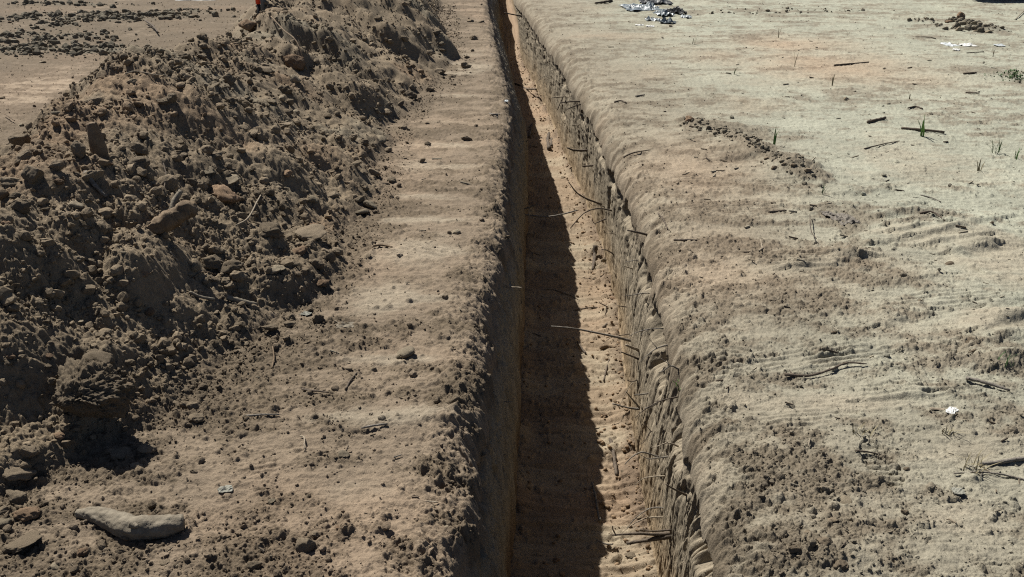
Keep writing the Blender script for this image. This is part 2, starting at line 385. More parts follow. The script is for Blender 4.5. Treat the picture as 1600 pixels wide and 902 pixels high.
M_SOIL = soil_mat('soil', bump=.9)
M_WALL = soil_mat('cut_soil', bump=.8, stretch=(1.0, 1.6, .35))
M_CLOD = soil_mat('clod_soil', (.158, .125, .087), rand=True, scale=1.0)
M_PALECLOD = soil_mat('pale_clod_soil', (.20, .166, .118), rand=True)
M_REDCLOD = soil_mat('red_clod_soil', (.175, .120, .078), rand=True)

def wood_mat(name, a, b_, scale=60, rough=.85):
    m, nt, b = new_mat(name); L = nt.links.new
    tc = nt.nodes.new('ShaderNodeTexCoord')
    mp = nt.nodes.new('ShaderNodeMapping'); mp.inputs['Scale'].default_value = (1, 1, 1); L(tc.outputs['Object'], mp.inputs[0])
    n1 = noise(nt, mp.outputs[0], scale, 5, .7)
    cr = nt.nodes.new('ShaderNodeMixRGB'); cr.inputs[1].default_value = (*a, 1); cr.inputs[2].default_value = (*b_, 1)
    mr = nt.nodes.new('ShaderNodeMapRange'); mr.inputs[1].default_value = .35; mr.inputs[2].default_value = .65; L(n1.outputs['Fac'], mr.inputs[0])
    L(mr.outputs[0], cr.inputs[0]); L(cr.outputs[0], b.inputs['Base Color'])
    bp = nt.nodes.new('ShaderNodeBump'); bp.inputs['Strength'].default_value = .7; bp.inputs['Distance'].default_value = .004
    n2 = noise(nt, mp.outputs[0], scale * 3, 4, .7); L(n2.outputs['Fac'], bp.inputs['Height']); L(bp.outputs[0], b.inputs['Normal'])
    b.inputs['Roughness'].default_value = rough
    return m
M_DARKW = wood_mat('dark_twig_bark', (.05, .04, .032), (.12, .095, .072))
M_GREYW = wood_mat('grey_weathered_wood', (.085, .075, .062), (.19, .17, .145))
M_PALEW = wood_mat('pale_root', (.16, .13, .095), (.26, .22, .165))
M_DUSTW = wood_mat('dusty_wood', (.12, .102, .077), (.185, .16, .122), 40)
M_BROWNW = wood_mat('brown_wood', (.10, .07, .045), (.16, .12, .08), 30)
def plain(name, c, rough=.6, var=.15, scale=40):
    m, nt, b = new_mat(name); L = nt.links.new
    tc = nt.nodes.new('ShaderNodeTexCoord'); n1 = noise(nt, tc.outputs['Object'], scale, 4, .6)
    cr = nt.nodes.new('ShaderNodeMixRGB'); cr.inputs[1].default_value = (*[v * (1 - var) for v in c], 1); cr.inputs[2].default_value = (*[min(v * (1 + var), .95) for v in c], 1)
    L(n1.outputs['Fac'], cr.inputs[0]); L(cr.outputs[0], b.inputs['Base Color']); b.inputs['Roughness'].default_value = rough
    b.inputs['Specular IOR Level'].default_value = .3
    return m
M_GREEN = plain('seedling_green', (.085, .18, .04), .6)
M_WEED = plain('weed_green', (.04, .08, .022), .7)
M_DRY = plain('dry_grass', (.17, .145, .085), .8)
M_PAPER = plain('white_paper', (.48, .475, .45), .7, .06)
M_LEAF = plain('pale_dry_leaf', (.17, .165, .135), .7)
M_PLAST = plain('grey_plastic', (.13, .15, .16), .35, .3)
M_PLASTL = plain('pale_grey_plastic', (.34, .36, .36), .4, .2)
M_BLACKP = plain('black_plastic', (.02, .02, .02), .5)
M_ORANGE = plain('orange_paint', (.60, .06, .025), .5)
M_GREYP = plain('grey_post_paint', (.10, .105, .105), .6)
M_RUST = plain('rusty_steel', (.06, .04, .03), .7)
M_RUBBER = plain('tyre_rubber', (.02, .02, .02), .8)

# ----------------------------------------------------------------- mesh helpers
def fast_mesh(name, V, F, mat, attr=None, smooth_=True):
    V = np.asarray(V, np.float32); F = np.asarray(F, np.int32)
    me = bpy.data.meshes.new(name); k = F.shape[1]
    me.vertices.add(len(V)); me.vertices.foreach_set('co', V.ravel())
    me.loops.add(F.size); me.loops.foreach_set('vertex_index', F.ravel())
    me.polygons.add(len(F)); me.polygons.foreach_set('loop_start', np.arange(0, F.size, k, dtype=np.int32))
    me.polygons.foreach_set('use_smooth', np.full(len(F), smooth_, bool))
    me.update(calc_edges=True)
    if attr is not None:
        a = me.attributes.new('soil', 'FLOAT_COLOR', 'POINT')
        c = np.ones((len(V), 4), np.float32); c[:, :3] = attr; a.data.foreach_set('color', c.ravel())
    me.materials.append(mat)
    return me

def add(name, me, parent=None):
    o = bpy.data.objects.new(name, me); COL.objects.link(o)
    if parent: o.parent = parent
    return o

def tag(o, label=None, cat=None, group=None, kind=None):
    if label: o['label'] = label
    if cat: o['category'] = cat
    if group: o['group'] = group
    if kind: o['kind'] = kind
    return o

def mesh_any(name, V, F, mat, smooth_=True):
    me = bpy.data.meshes.new(name); me.from_pydata([tuple(map(float, v)) for v in V], [], [tuple(map(int, f)) for f in F])
    for p in me.polygons: p.use_smooth = smooth_
    me.materials.append(mat); me.update()
    return me

# ----------------------------------------------------------------- ground sheet with trench
Q = 1.0
NROW, NL, NLW, NF, NRW, NR = int(1050 * Q), int(560 * Q), 84, 100, 130, int(600 * Q)
py = np.linspace(1010, -14, NROW)
_, yv = ground_pt(800, py)
near = np.linspace(-3.5, yv[0], 50)[:-1]
farr = yv[-1] * np.geomspace(1, 12, 70)[1:]
ROWY = np.concatenate([near, yv, farr])
NRT = len(ROWY)
dd = np.maximum(ROWY, 1.5) * CP + CAMH * SP
MARG = np.geomspace(.02, 60, 26)
lx0 = xlr(ROWY); rx0 = xrr(ROWY)
tl = np.linspace(0, 1, NL) ; tr = np.linspace(0, 1, NR)
# ground columns get denser by the trench lip
tl_ = 1 - (1 - tl) ** 1.0
XL = (-.66 * dd)[:, None] + (lx0 + .66 * dd)[:, None] * tl_
XL = np.concatenate([XL[:, :1] - MARG[::-1], XL], 1)
XR = rx0[:, None] + (.66 * dd - rx0)[:, None] * tr
XR = np.concatenate([XR, XR[:, -1:] + MARG], 1)
YL = np.repeat(ROWY[:, None], XL.shape[1], 1); YR = np.repeat(ROWY[:, None], XR.shape[1], 1)
def tchunk(X, Y):
    z = np.empty(X.shape, np.float32); c = np.empty(X.shape + (3,), np.float32); h = np.empty(X.shape, np.float32); lo = np.empty(X.shape, np.float32)
    for a in range(0, X.shape[0], 160):
        s = slice(a, a + 160)
        z[s], c[s], h[s], lo[s] = terrain(X[s], Y[s])
    return z, c, h, lo
ZL, CL, HL, LoL = tchunk(XL, YL)
ZR, CR, HR, LoR = tchunk(XR, YR)

def end_fade(y): return 1 - sstep(24, 26, y)
# floor
tf = np.linspace(0, 1, NF)
fx = xlf(ROWY)[:, None] + (xrf(ROWY) - xlf(ROWY))[:, None] * tf
fy = np.repeat(ROWY[:, None], NF, 1)
ef = end_fade(ROWY)[:, None]
fz = -DEPTH * ef + .02 * fbm(fx * 1.5, fy * 1.2, 101, 3) + .014 * perlin(fx * 1.2, fy * 7.5, 102) + .030 * np.abs(perlin(fx * 2.2, fy * 14, 103)) + .010 * fbm(fx * 7, fy * 45, 104, 3)
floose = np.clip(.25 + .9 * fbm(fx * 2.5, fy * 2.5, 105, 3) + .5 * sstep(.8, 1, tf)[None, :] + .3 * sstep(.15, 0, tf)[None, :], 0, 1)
fz = fz + crumbs(fx, fy, .04, 111, .04 + .3 * floose) * .7 + crumbs(fx, fy, .02, 112, .05 + .6 * floose) * .75 + crumbs(fx, fy, .011, 113, .1 + .6 * floose) * .7
fz = fz + (.02 + .10 * sstep(-.1, .6, fbm(fy * 2.3, fy * 0 + 3, 108, 3))) * sstep(.74, 1.0, tf)[None, :] ** 1.5 + (.02 + .07 * sstep(-.1, .6, fbm(fy * 2.7, fy * 0 + 8, 109, 3))) * sstep(.22, 0, tf)[None, :] ** 1.5
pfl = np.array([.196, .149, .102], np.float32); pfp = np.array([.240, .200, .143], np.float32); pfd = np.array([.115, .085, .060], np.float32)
b2 = sstep(-.15, .45, fbm(fx * 1.2, fy * 3.5, 106, 4))[..., None]
fc = pfl + (pfp - pfl) * b2
fc = fc + (np.array([.225, .148, .096], np.float32) - fc) * (sstep(.0, .6, fbm(fx * 1.1, fy * 1.1, 107, 3)) * .45 + .35 * sstep(6, 12, fy))[..., None].clip(0, 1)
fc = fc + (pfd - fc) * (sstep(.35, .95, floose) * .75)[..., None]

# hollows broken out of the right lip: (py on the lip, depth below lip, half length m, half height m, depth m)
DENT = [(448, .10, .16, .10, .13), (590, .08, .14, .09, .10), (738, .10, .12, .09, .13), (655, .05, .06, .04, .07), (360, .10, .12, .08, .08), (480, .16, .07, .06, .07), (285, .08, .2, .07, .06), (800, .10, .05, .05, .06), (225, .08, .15, .06, .05), (190, .06, .2, .06, .05)]
DENT = [(float(ground_pt(1000, a)[1]), *r) for a, *r in DENT]

def wall(side):
    n = NLW if side < 0 else NRW
    t = np.linspace(0, 1, n)
    if side < 0: x0, z0, x1, z1, c0 = XL[:, -1], ZL[:, -1], fx[:, 0], fz[:, 0], CL[:, -1]
    else: x0, z0, x1, z1, c0 = XR[:, 0], ZR[:, 0], fx[:, -1], fz[:, -1], CR[:, 0]
    T = np.repeat(t[None, :], NRT, 0); Y = np.repeat(ROWY[:, None], n, 1)
    k = 3.0 if side < 0 else 2.0
    X = x0[:, None] + (x1 - x0)[:, None] * (1 - (1 - T) ** k)
    Z = z0[:, None] + (z1 - z0)[:, None] * T
    # vertical tooth cuts, flakes and fibres; d is inwards into the bank
    S = Y + (.16 * (1 - T) ** 4 * (-1 if side < 0 else .5))     # cuts lean near the lip
    sd = 120 + side * 10
    d = .022 * fbm(S * 1.6, Z * .8, sd, 2) + .006 * perlin(S * 11, Z * 1.1, sd + 3) + .006 * np.abs(perlin(S * 26, Z * 2.0, sd + 4)) + .004 * fbm(S * 60, Z * 5.5, sd + 5, 2)
    fl = perlin(S * 20 + perlin(S * 3, Z * 3, sd + 20), Z * 1.7, sd + 6)
    d = d + .011 * sstep(.22, .36, fl) * sstep(-.2, .5, perlin(S * 4, Z * 1.5, sd + 7))
    fl2 = perlin(S * 46, Z * 3.4, sd + 8)
    d = d + .011 * sstep(.2, .36, fl2) + .004 * perlin(S * 75, Z * 3.5, sd + 15)
    d = d - .006 * np.abs(fbm(S * 90, Z * 14, sd + 9, 2))
    d = d + .011 * fbm(Y * 14, Z * 4.0, sd + 21, 3) + .005 * fbm(Y * 60, Z * 22, sd + 23, 2) + .050 * sstep(.26, .44, fbm(Y * 5 + 3, Z * 2.6, sd + 22, 4)) * sstep(.75, .3, T)
    if side < 0: d = d * 1.3
    else: d = d * (.35 + .65 * np.clip(T / .16, 0, 1))
    if side > 0:
        d = d + np.exp(-((T - .09) / .09) ** 2) * .075 * sstep(.12, .4, fbm(Y * 5.5, Z * 3, 133, 4))
        for (cy, cz, ry, rz, dp) in DENT:
            q = ((Y - cy) / ry + .4 * fbm(Y * 7, Z * 7, 130, 2)) ** 2 + ((Z - z0[:, None] + cz) / rz + .4 * fbm(Y * 7 + 5, Z * 7, 131, 2)) ** 2
            d = d + dp * np.exp(-q * q)
    d = d * np.clip(T / .035, 0, 1) * np.clip((1 - T) / .03, 0, 1)
    X = X + d * (1 if side > 0 else -1)
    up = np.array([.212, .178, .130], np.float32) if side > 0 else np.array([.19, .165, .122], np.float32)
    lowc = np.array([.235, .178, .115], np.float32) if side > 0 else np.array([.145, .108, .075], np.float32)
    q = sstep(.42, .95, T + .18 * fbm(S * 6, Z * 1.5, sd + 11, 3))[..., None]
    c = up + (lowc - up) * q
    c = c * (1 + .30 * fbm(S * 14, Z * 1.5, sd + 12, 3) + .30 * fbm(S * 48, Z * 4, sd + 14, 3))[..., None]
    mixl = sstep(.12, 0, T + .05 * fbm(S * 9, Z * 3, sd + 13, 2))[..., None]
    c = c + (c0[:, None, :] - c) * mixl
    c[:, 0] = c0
    return X, Y, Z, c
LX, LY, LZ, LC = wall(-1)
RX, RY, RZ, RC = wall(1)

def grid_faces(nr, nc):
    i = np.arange(nr - 1)[:, None] * nc + np.arange(nc - 1)[None, :]
    return np.stack([i, i + 1, i + 1 + nc, i + nc], -1).reshape(-1, 4)

def sheet(name, X, Y, Z, C, mat, keep=None):
    V = np.stack([X, Y, Z], -1).reshape(-1, 3); F = grid_faces(*X.shape); C = C.reshape(-1, 3)
    if keep is not None:
        F = F[keep.reshape(-1)]
        used = np.zeros(len(V), bool); used[F.ravel()] = True
        idx = np.cumsum(used) - 1
        V = V[used]; C = C[used]; F = idx[F]
    return add(name, fast_mesh(name, V, F, mat, C))

hk = sstep(.4, .6, HL); hk = (hk[:-1, :-1] + hk[1:, :-1] + hk[:-1, 1:] + hk[1:, 1:]) > 2
inframe = (YL[:-1, :-1] < 27)
hk &= inframe
heap = sheet('spoil_heap', XL, YL, ZL, CL, M_SOIL, hk)
tag(heap, 'long ridge of dark crumbly dug-out soil running along the left of the trench', 'soil heap')
# the flat ground of both banks is one object
VL = np.stack([XL, YL, ZL], -1).reshape(-1, 3); FLf = grid_faces(*XL.shape)[~hk.reshape(-1)]
VR = np.stack([XR, YR, ZR], -1).reshape(-1, 3); FRf = grid_faces(*XR.shape) + len(VL)
gme = fast_mesh('ground', np.concatenate([VL, VR]), np.concatenate([FLf, FRf]), M_SOIL, np.concatenate([CL.reshape(-1, 3), CR.reshape(-1, 3)]))
tag(add('ground', gme), kind='structure')
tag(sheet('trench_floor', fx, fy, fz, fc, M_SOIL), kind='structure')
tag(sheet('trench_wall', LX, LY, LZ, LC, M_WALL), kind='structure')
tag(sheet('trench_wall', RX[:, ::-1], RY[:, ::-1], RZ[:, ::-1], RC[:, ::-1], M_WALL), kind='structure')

# ----------------------------------------------------------------- clods
import bmesh
def ico(sub):
    bm = bmesh.new(); bmesh.ops.create_icosphere(bm, subdivisions=sub, radius=1)
    bm.verts.ensure_lookup_table()
    V = np.array([v.co[:] for v in bm.verts], np.float32); F = np.array([[v.index for v in f.verts] for f in bm.faces], np.int32)
    bm.free(); return V, F
ICO = {s: ico(s) for s in (1, 2, 3, 4, 6)}

def n3(P, f, seed):
    return (perlin(P[:, 0] * f + 3, P[:, 1] * f + P[:, 2] * f * .7, seed) + perlin(P[:, 1] * f - 5, P[:, 2] * f + P[:, 0] * f * .6, seed + 1) + perlin(P[:, 2] * f + 7, P[:, 0] * f - P[:, 1] * f * .8, seed + 2)) / 2

def clod_shape(sub, seed, flat=.75, cuts=7, rough=.10):
    V, F = ICO[sub]; V = V.copy(); rg = np.random.default_rng(seed)
    for _ in range(cuts):
        nrm = rg.normal(size=3); nrm /= np.linalg.norm(nrm); off = rg.uniform(.38, .88)
        dd_ = V @ nrm - off
        V = V - np.outer(np.maximum(dd_, 0) * .85, nrm)
    V *= (1 + .22 * n3(V, 1.5, seed * 5) + rough * 1.5 * n3(V, 3.3, seed * 5 + 9) + (rough * 1.0 * n3(V, 8, seed * 5 + 20) if sub >= 3 else 0) + (rough * .75 * n3(V, 18, seed * 5 + 30) if sub >= 4 else 0) + (rough * .5 * n3(V, 38, seed * 5 + 40) if sub >= 5 else 0))[:, None]
    V *= np.array([1, rg.uniform(.7, 1), flat * rg.uniform(.8, 1.1)])
    V /= np.abs(V[:, 0]).max()
    return V.astype(np.float32), F

PROTO = [fast_mesh('dirt_clod', *clod_shape(4, 200 + i, flat=.78, cuts=9), M_CLOD) for i in range(12)]
BOULDER = fast_mesh('soil_boulder', *clod_shape(6, 777, flat=.95, cuts=6, rough=.13), M_CLOD)
PROTO_P = [fast_mesh('dirt_clod', *clod_shape(3, 300 + i, flat=.6), M_PALECLOD) for i in range(3)]
PROTO_R = [fast_mesh('dirt_clod', *clod_shape(4, 400 + i, flat=.7), M_REDCLOD) for i in range(3)]

# explicit clods: (px, py of its middle, width px, kind, height factor, label or None)
CL_ = [
 (250,81,20,'d',1,'small round clod high on the heap above the thin pale root'), (317,90,18,'d',1.6,'clod standing on end just below the heap crest, its shadow running down the slope'), (290,93,20,'d',.8,None), (361,133,24,'d',1.1,'knobbly grey clod alone on the smooth upper slope of the heap'),
 (462,98,38,'r',1.2,'large dark reddish block set in the upper heap slope below the long arched root'), (415,115,30,'d',.8,None), (395,47,42,'r',1.0,'big dark slab of soil on the heap crest'), (157,113,20,'d',1,None), (270,165,28,'d',1,None),
 (216,243,42,'d',.8,'broad clod right of the upright wooden stake'), (223,270,46,'d',.8,'wide flat-topped clod below and right of the wooden stake'), (128,252,36,'d',1.1,'pointed grey clod just left of the wooden stake foot'), (40,245,32,'d',1.2,'upright five-sided block near the left edge of the heap'), (34,222,44,'d',1.0,'tilted dark wedge of soil behind the five-sided block'),
 (90,268,28,'d',.9,None), (57,282,36,'d',1,'dark rounded clod below the five-sided block'), (24,283,42,'d',.7,None), (312,265,62,'p',.45,'long flat pale clod bridging the small pile in the middle of the heap'), (299,282,26,'d',1,None), (315,287,22,'d',1.4,None), (361,278,38,'p',.8,'pale smooth lump at the right end of the small pile on the heap'), (354,298,64,'r',.8,'large reddish block under the pale smooth lump'), (268,290,44,'d',1,'rounded grey-brown block at the left of the small pile on the heap'),
 (337,256,30,'d',.5,None), (378,189,20,'d',.8,None), (393,199,24,'d',.9,None), (408,206,22,'d',1,None), (444,251,22,'d',.9,None), (430,226,26,'d',.8,None), (182,209,16,'d',1,None), (142,280,46,'d',.8,'jagged dark clod under the wooden stake'),
 (118,351,62,'d',.7,'big shadowed clod on the left part of the heap, over a dark hollow'), (37,337,34,'d',1.2,None), (30,315,25,'d',.8,None), (212,420,60,'r',.42,'long flat reddish slab lying on the lower heap'), (177,415,22,'d',1,None), (425,371,44,'d',.9,'brown block among crumbs left of the heap\'s widest low clod'), (483,364,64,'d',.75,'widest clod of the heap\'s lower edge, rounded with a ledge'),
 (334,400,36,'d',.8,None), (358,411,44,'d',.7,None), (304,416,20,'p',.9,None), (332,427,18,'d',1,None), (351,432,22,'d',1,None), (375,438,28,'d',1,'pale squarish clod at the end of a row near the heap foot'), (496,416,28,'d',1.1,'rounded clod just uphill of the reddish one on the strip'), (506,443,36,'r',.75,'reddish flat-topped clod lying by itself at the heap foot'), (526,398,24,'d',.8,None), (489,394,26,'d',.8,None), (510,398,18,'d',1,None),
 (424,516,30,'d',.8,'smooth dark flat stone-like clod near the pale leaf'), (498,499,20,'d',1.2,'upright clod beside the pale leaf on the strip'), (454,496,16,'d',1,None), (454,508,20,'d',.7,None), (383,536,15,'d',1,None), (381,548,22,'d',.7,None), (125,580,26,'p',.7,'pale oval clod resting on top of the huge boulder of soil'), (236,575,18,'d',1,None), (263,577,22,'d',1,None),
 (155,572,62,'d',.65,'crumbly mound-like clod just behind the huge boulder of soil'), (142, 634, 150, 'd', 1.0,'huge rough boulder of soil with a cracked shaded face, lower left'),
 (51,713,34,'d',1.1,'slanting dark clod left of the huge boulder\'s shadow'), (191,708,46,'d',.6,'long low clod in front of the huge boulder'), (231,703,28,'d',.7,None), (214,727,20,'p',.6,None), (32,745,48,'d',.55,'smooth flat-topped clod near the left edge above the wood log'), (304,735,14,'d',1.2,None), (307,654,33,'d',.8,'pair-like rounded clod at the heap edge right of the huge boulder'), (305,634,26,'d',1,None), (273,629,24,'d',.7,None), (288,635,15,'d',1.4,None),
 (44,799,46,'r',.8,'brown crumbling clod left of the wood log'), (30,779,52,'d',.5,None), (5,796,26,'d',1.1,None), (34,846,72,'d',.35,'flat cracked slab of soil at the left edge below the wood log'), (8,816,26,'p',.8,None), (476,851,34,'d',1.1,'two-headed clod on the crumbly foreground strip'), (398,885,25,'d',.9,None), (260,880,20,'d',1,None), (189,861,18,'d',1,None), (86,887,22,'p',.7,None), (538,710,22,'p',.9,'pale clod alone on the strip left of the trench, mid foreground'),
 (633,550,34,'p',.7,'dry squarish clod alone on the strip beside the trench'), (584,577,17,'d',.9,'small grey clod next to the short dark stick on the strip'), (697,464,14,'d',.9,None), (712,362,16,'p',.9,None), (773,334,16,'d',.7,None), (565,332,26,'p',.6,'lower of the pale flat pair at the heap foot'), (579,322,24,'p',.7,'upper of the pale flat pair at the heap foot'), (562,313,20,'d',.8,None), (572,401,18,'d',.9,None),
 (729,216,20,'d',.8,'dark clod alone on the strip halfway to the far bend'), (660,252,13,'d',1,None), (727,103,20,'d',.9,'dark clod on the pale patch beside the far trench'), (739,59,15,'d',.8,None), (739,80,8,'d',1.2,None), (729,89,13,'d',.6,None), (667,192,10,'d',.8,None), (672,140,18,'d',.9,None), (641,148,22,'d',1,'squarish clod at the far foot of the heap'), (646,138,14,'d',.9,None), (626,162,16,'d',1,None), (601,174,22,'d',.8,None), (705,118,16,'d',.9,None), (685,110,24,'d',.8,None), (552,219,22,'d',.9,None), (594,219,22,'p',.7,None), (606,233,16,'d',.8,None), (570,233,18,'d',.9,None), (584,270,24,'d',.9,None), (613,282,16,'d',.9,None),
 (1500,31,14,'r',1.5,'upright red-brown clod on the far low mound at right'), (1499,47,12,'p',1.1,'pale stone-like clod at the front of the far low mound'), (1482,34,12,'r',.8,None), (1447,30,9,'d',.9,None), (1545,51,12,'p',.6,None), (1524,49,9,'d',.8,None), (1536,50,9,'d',.8,None),
 (1293,765,16,'p',.9,'whitish rounded pebble-like clod right of the trench near the dark crumb patch'), (1320,784,24,'p',.4,'pale flat clod just below the whitish pebble-like one'), (1414,804,17,'d',.8,None), (1416,732,12,'d',.8,None), (1262,828,13,'d',1,None), (1313,884,24,'d',.9,'dark lump in the middle of the crumb patch at lower right'), (1438,474,11,'d',1,None), (1495,548,16,'p',.7,None), (1512,538,18,'d',.5,None), (1301,521,13,'d',.9,None), (1483,410,18,'d',.6,None), (1549,347,12,'d',1,None), (1075,192,18,'r',.8,'reddish clod on the right bank where the diagonal berm begins'), (1197,250,14,'d',.7,None), (1208,262,14,'d',.8,None), (1238,262,12,'d',.8,None), (1260,272,16,'d',.8,'last clod at the right tip of the diagonal berm'), (1225,258,10,'d',.8,None), (1285,850,26,'d',.8,None), (1240,862,20,'d',.8,None), (1300,815,18,'d',.6,None)]
tot = len(CL_)
hp = hit([c[0] for c in CL_], [c[1] + .22 * c[2] * min(c[4], 1) for c in CL_])
zt = top_z(hp[:, 0], hp[:, 1])
clods = []
def zone(p):
    if p[0] > xrr(p[1]): return 'R'
    return 'H' if heap_macro(np.array([p[0]]), np.array([p[1]]))[0] > .02 else 'L'
GEN = {'H': ('small brown clod among the many loose ones on the soil heap', 'loose clods on the soil heap'),
       'L': ('small dry clod on the bare strip between heap and trench', 'loose clods on the strip beside the trench'),
       'R': ('small dry clod on the flat ground right of the trench', 'loose clods on the ground right of the trench')}
def put_clod(p, w, kind, hf, label, k):
    protos = {'d': PROTO, 'p': PROTO_P, 'r': PROTO_R}[kind]
    o = bpy.data.objects.new('dirt_clod', BOULDER if w * pix_scale(p) > 120 else protos[k % len(protos)])
    COL.objects.link(o)
    r = w / 2
    o.scale = (r, r * random.uniform(.8, 1.05), r * hf * random.uniform(.95, 1.1))
    o.rotation_euler = (random.uniform(-.35, .35), random.uniform(-.35, .35), random.uniform(-.5, .5) + (math.pi if random.random() < .5 else 0))
    o.location = (p[0], p[1], p[2] + r * hf * (.42 if label else .32) + (.05 if o.data == BOULDER else 0))
    z = zone(p)
    tag(o, label or GEN[z][0], 'dirt clod', GEN[z][1])
    clods.append(o)
    return o
for k, c in enumerate(CL_):
    p = hp[k].copy(); p[2] = zt[k] - .004 if abs(zt[k] - p[2]) < .05 else p[2]
    wm = c[2] / pix_scale(p)
    put_clod(p, wm, c[3], c[4], c[5], k)
# the unremarkable smaller ones, strewn over heap, strip and ground
N = 4000
pyr = RNG.uniform(20, 930, N); pxr = RNG.uniform(-10, 1610, N)
HP = hit(pxr, pyr)
out = (HP[:, 2] > -.2)
HP = HP[out]
zz, _, hmv, lov = terrain(HP[:, 0], HP[:, 1])
want = RNG.uniform(0, 1, len(HP)) < np.where(hmv > .5, .95, np.where(HP[:, 0] < 0, .28 * lov ** 1.5, .10 * lov ** 1.5))
cnt = 0
for i in np.nonzero(want)[0]:
    if cnt >= 280 - tot: break
    p = np.array([HP[i, 0], HP[i, 1], zz[i] - .003])
    wpx = 8 + 14 * random.random() ** 2 + (6 if hmv[i] > .5 else 0)
    w = min(wpx / pix_scale(p), .09)
    put_clod(p, w, random.choice('dddddrp') if p[0] < 0 else random.choice('dddp'), random.uniform(.6, 1.0), None, random.randrange(99)); cnt += 1

for i, (a_, b_, w_) in enumerate([(868, 880, 16), (985, 872, 20), (1000, 812, 14), (940, 790, 12), (975, 742, 16), (984, 668, 18), (946, 652, 10), (966, 600, 14), (950, 545, 12), (958, 470, 14), (930, 440, 10), (942, 410, 12), (908, 352, 10), (900, 330, 9), (880, 280, 8), (1008, 845, 22), (962, 640, 12)]):
    h_ = hit([a_], [b_])[0]; w_m = w_ / pix_scale(h_)
    o = put_clod(h_ + np.array([0, 0, .01]), w_m, 'd' if i % 3 else 'r', .7, None, i)
    o['label'] = 'small fallen clod on the lit side of the trench floor'; o['group'] = 'fallen clods on the trench floor'
# ----------------------------------------------------------------- crumbs: uncountable
def scatter(name, n, mn, mx, prob, sub, colf, seed, sink=.25):
    rg = np.random.default_rng(seed)
    py_ = rg.uniform(5, 985, n); px_ = rg.uniform(-60, 1660, n)
    X, Y = ground_pt(px_, py_)
    # the heap is nearer to the eye than the flat ground seen behind it: spread its share over its own area
    m = rg.uniform(0, 1, n) < .5
    yy = 1.3 + 12 * rg.uniform(0, 1, n) ** 1.8
    xf = lookup(FOOT, yy); xx = xf + .2 - rg.uniform(0, 1, n) * (xf - lookup(CREST, yy) + .6)
    X = np.where(m, xx, X); Y = np.where(m, yy, Y)
    ok = ((X < xlr(Y) - .01) | (X > xrr(Y) + .03)) & (Y > 1.2)
    X = X[ok]; Y = Y[ok]
    z, c, hmv, lo = terrain(X, Y)
    clus = sstep(-.25, .45, fbm(X * 2.3, Y * 2.3, 39, 3))
    keep = rg.uniform(0, 1, len(X)) < prob(hmv, lo, X) * np.where(hmv > .5, .12 + .88 * clus, .4 + .6 * clus)
    X, Y, z, c, hmv = X[keep], Y[keep], z[keep], c[keep], hmv[keep]
    k = len(X)
    d = Y * CP + (CAMH - z) * SP
    r = (mn + (mx - mn) * rg.uniform(0, 1, k) ** 3.5) * (.75 + .5 * (hmv > .5))
    r = np.maximum(r, d * .9 / FPX)
    shapes = [clod_shape(sub, 600 + seed * 20 + j, flat=.85, cuts=6, rough=.12) for j in range(10)]
    F0 = shapes[0][1]; nv = len(shapes[0][0])
    VV = np.stack([s[0] for s in shapes])[rg.integers(0, 10, k)]
    a = rg.uniform(0, 6.283, k); b = rg.uniform(-.8, .8, k)
    ca, sa, cb, sb = np.cos(a), np.sin(a), np.cos(b), np.sin(b)
    x1 = VV[..., 0] * ca[:, None] - VV[..., 1] * sa[:, None]; y1 = VV[..., 0] * sa[:, None] + VV[..., 1] * ca[:, None]
    y2 = y1 * cb[:, None] - VV[..., 2] * sb[:, None]; z2 = y1 * sb[:, None] + VV[..., 2] * cb[:, None]
    P = np.stack([x1, y2, z2], -1) * r[:, None, None]
    P[..., 0] += X[:, None]; P[..., 1] += Y[:, None]; P[..., 2] += (z + r * sink)[:, None]
    F = (F0[None] + (np.arange(k) * nv)[:, None, None]).reshape(-1, 3)
    cc = c * rg.uniform(.78, 1.22, (k, 1))
    cc = np.repeat(cc[:, None, :], nv, 1).reshape(-1, 3)
    o = add(name, fast_mesh(name, P.reshape(-1, 3), F, M_SOIL, cc, False))
    return o
tag(scatter('soil_crumbs', 26000, .007, .026, lambda h, l, x: np.where(h > .5, .8, np.where(x < 0, .03 + .4 * l ** 2, .02 + .3 * l ** 2)), 2, None, 1), kind='stuff')
tag(scatter('soil_grit', 95000, .004, .010, lambda h, l, x: np.where(h > .5, .8, np.where(x < 0, .06 + .85 * l, .05 + .8 * l)), 1, None, 2), kind='stuff')
rg = np.random.default_rng(8)
shp = [clod_shape(2, 950 + j, flat=.9, cuts=7, rough=.14) for j in range(8)]
PX_, PY_, PR_ = [], [], []
for (cx_, cy_, rx_, ry_, a_) in P_LUMP:
    k = int(np.clip(900 * rx_ * ry_, 60, 320))
    if a_ < .055: k = 24
    t_ = rg.normal(0, .62, (k, 2)); PX_.append(cx_ + t_[:, 0] * rx_); PY_.append(cy_ + t_[:, 1] * ry_); PR_.append((.010 + a_ * .50 * rg.uniform(0, 1, k) ** 4))
for (a_, b_, h_) in BERM:
    k = 60; t_ = rg.uniform(0, 1, k)
    PX_.append(a_[0] + (b_[0] - a_[0]) * t_ + rg.normal(0, .05, k)); PY_.append(a_[1] + (b_[1] - a_[1]) * t_ + rg.normal(0, .08, k)); PR_.append(.004 + .018 * rg.uniform(0, 1, k) ** 3)
PX_ = np.concatenate(PX_); PY_ = np.concatenate(PY_); PR_ = np.concatenate(PR_)
zz, cc0, *_ = terrain(PX_, PY_)
PV = np.stack([s_[0] for s_ in shp])[rg.integers(0, 8, len(PX_))] * PR_[:, None, None] + np.stack([PX_, PY_, zz + PR_ * .25], -1)[:, None, :]
FF = (shp[0][1][None] + (np.arange(len(PX_)) * PV.shape[1])[:, None, None]).reshape(-1, 3)
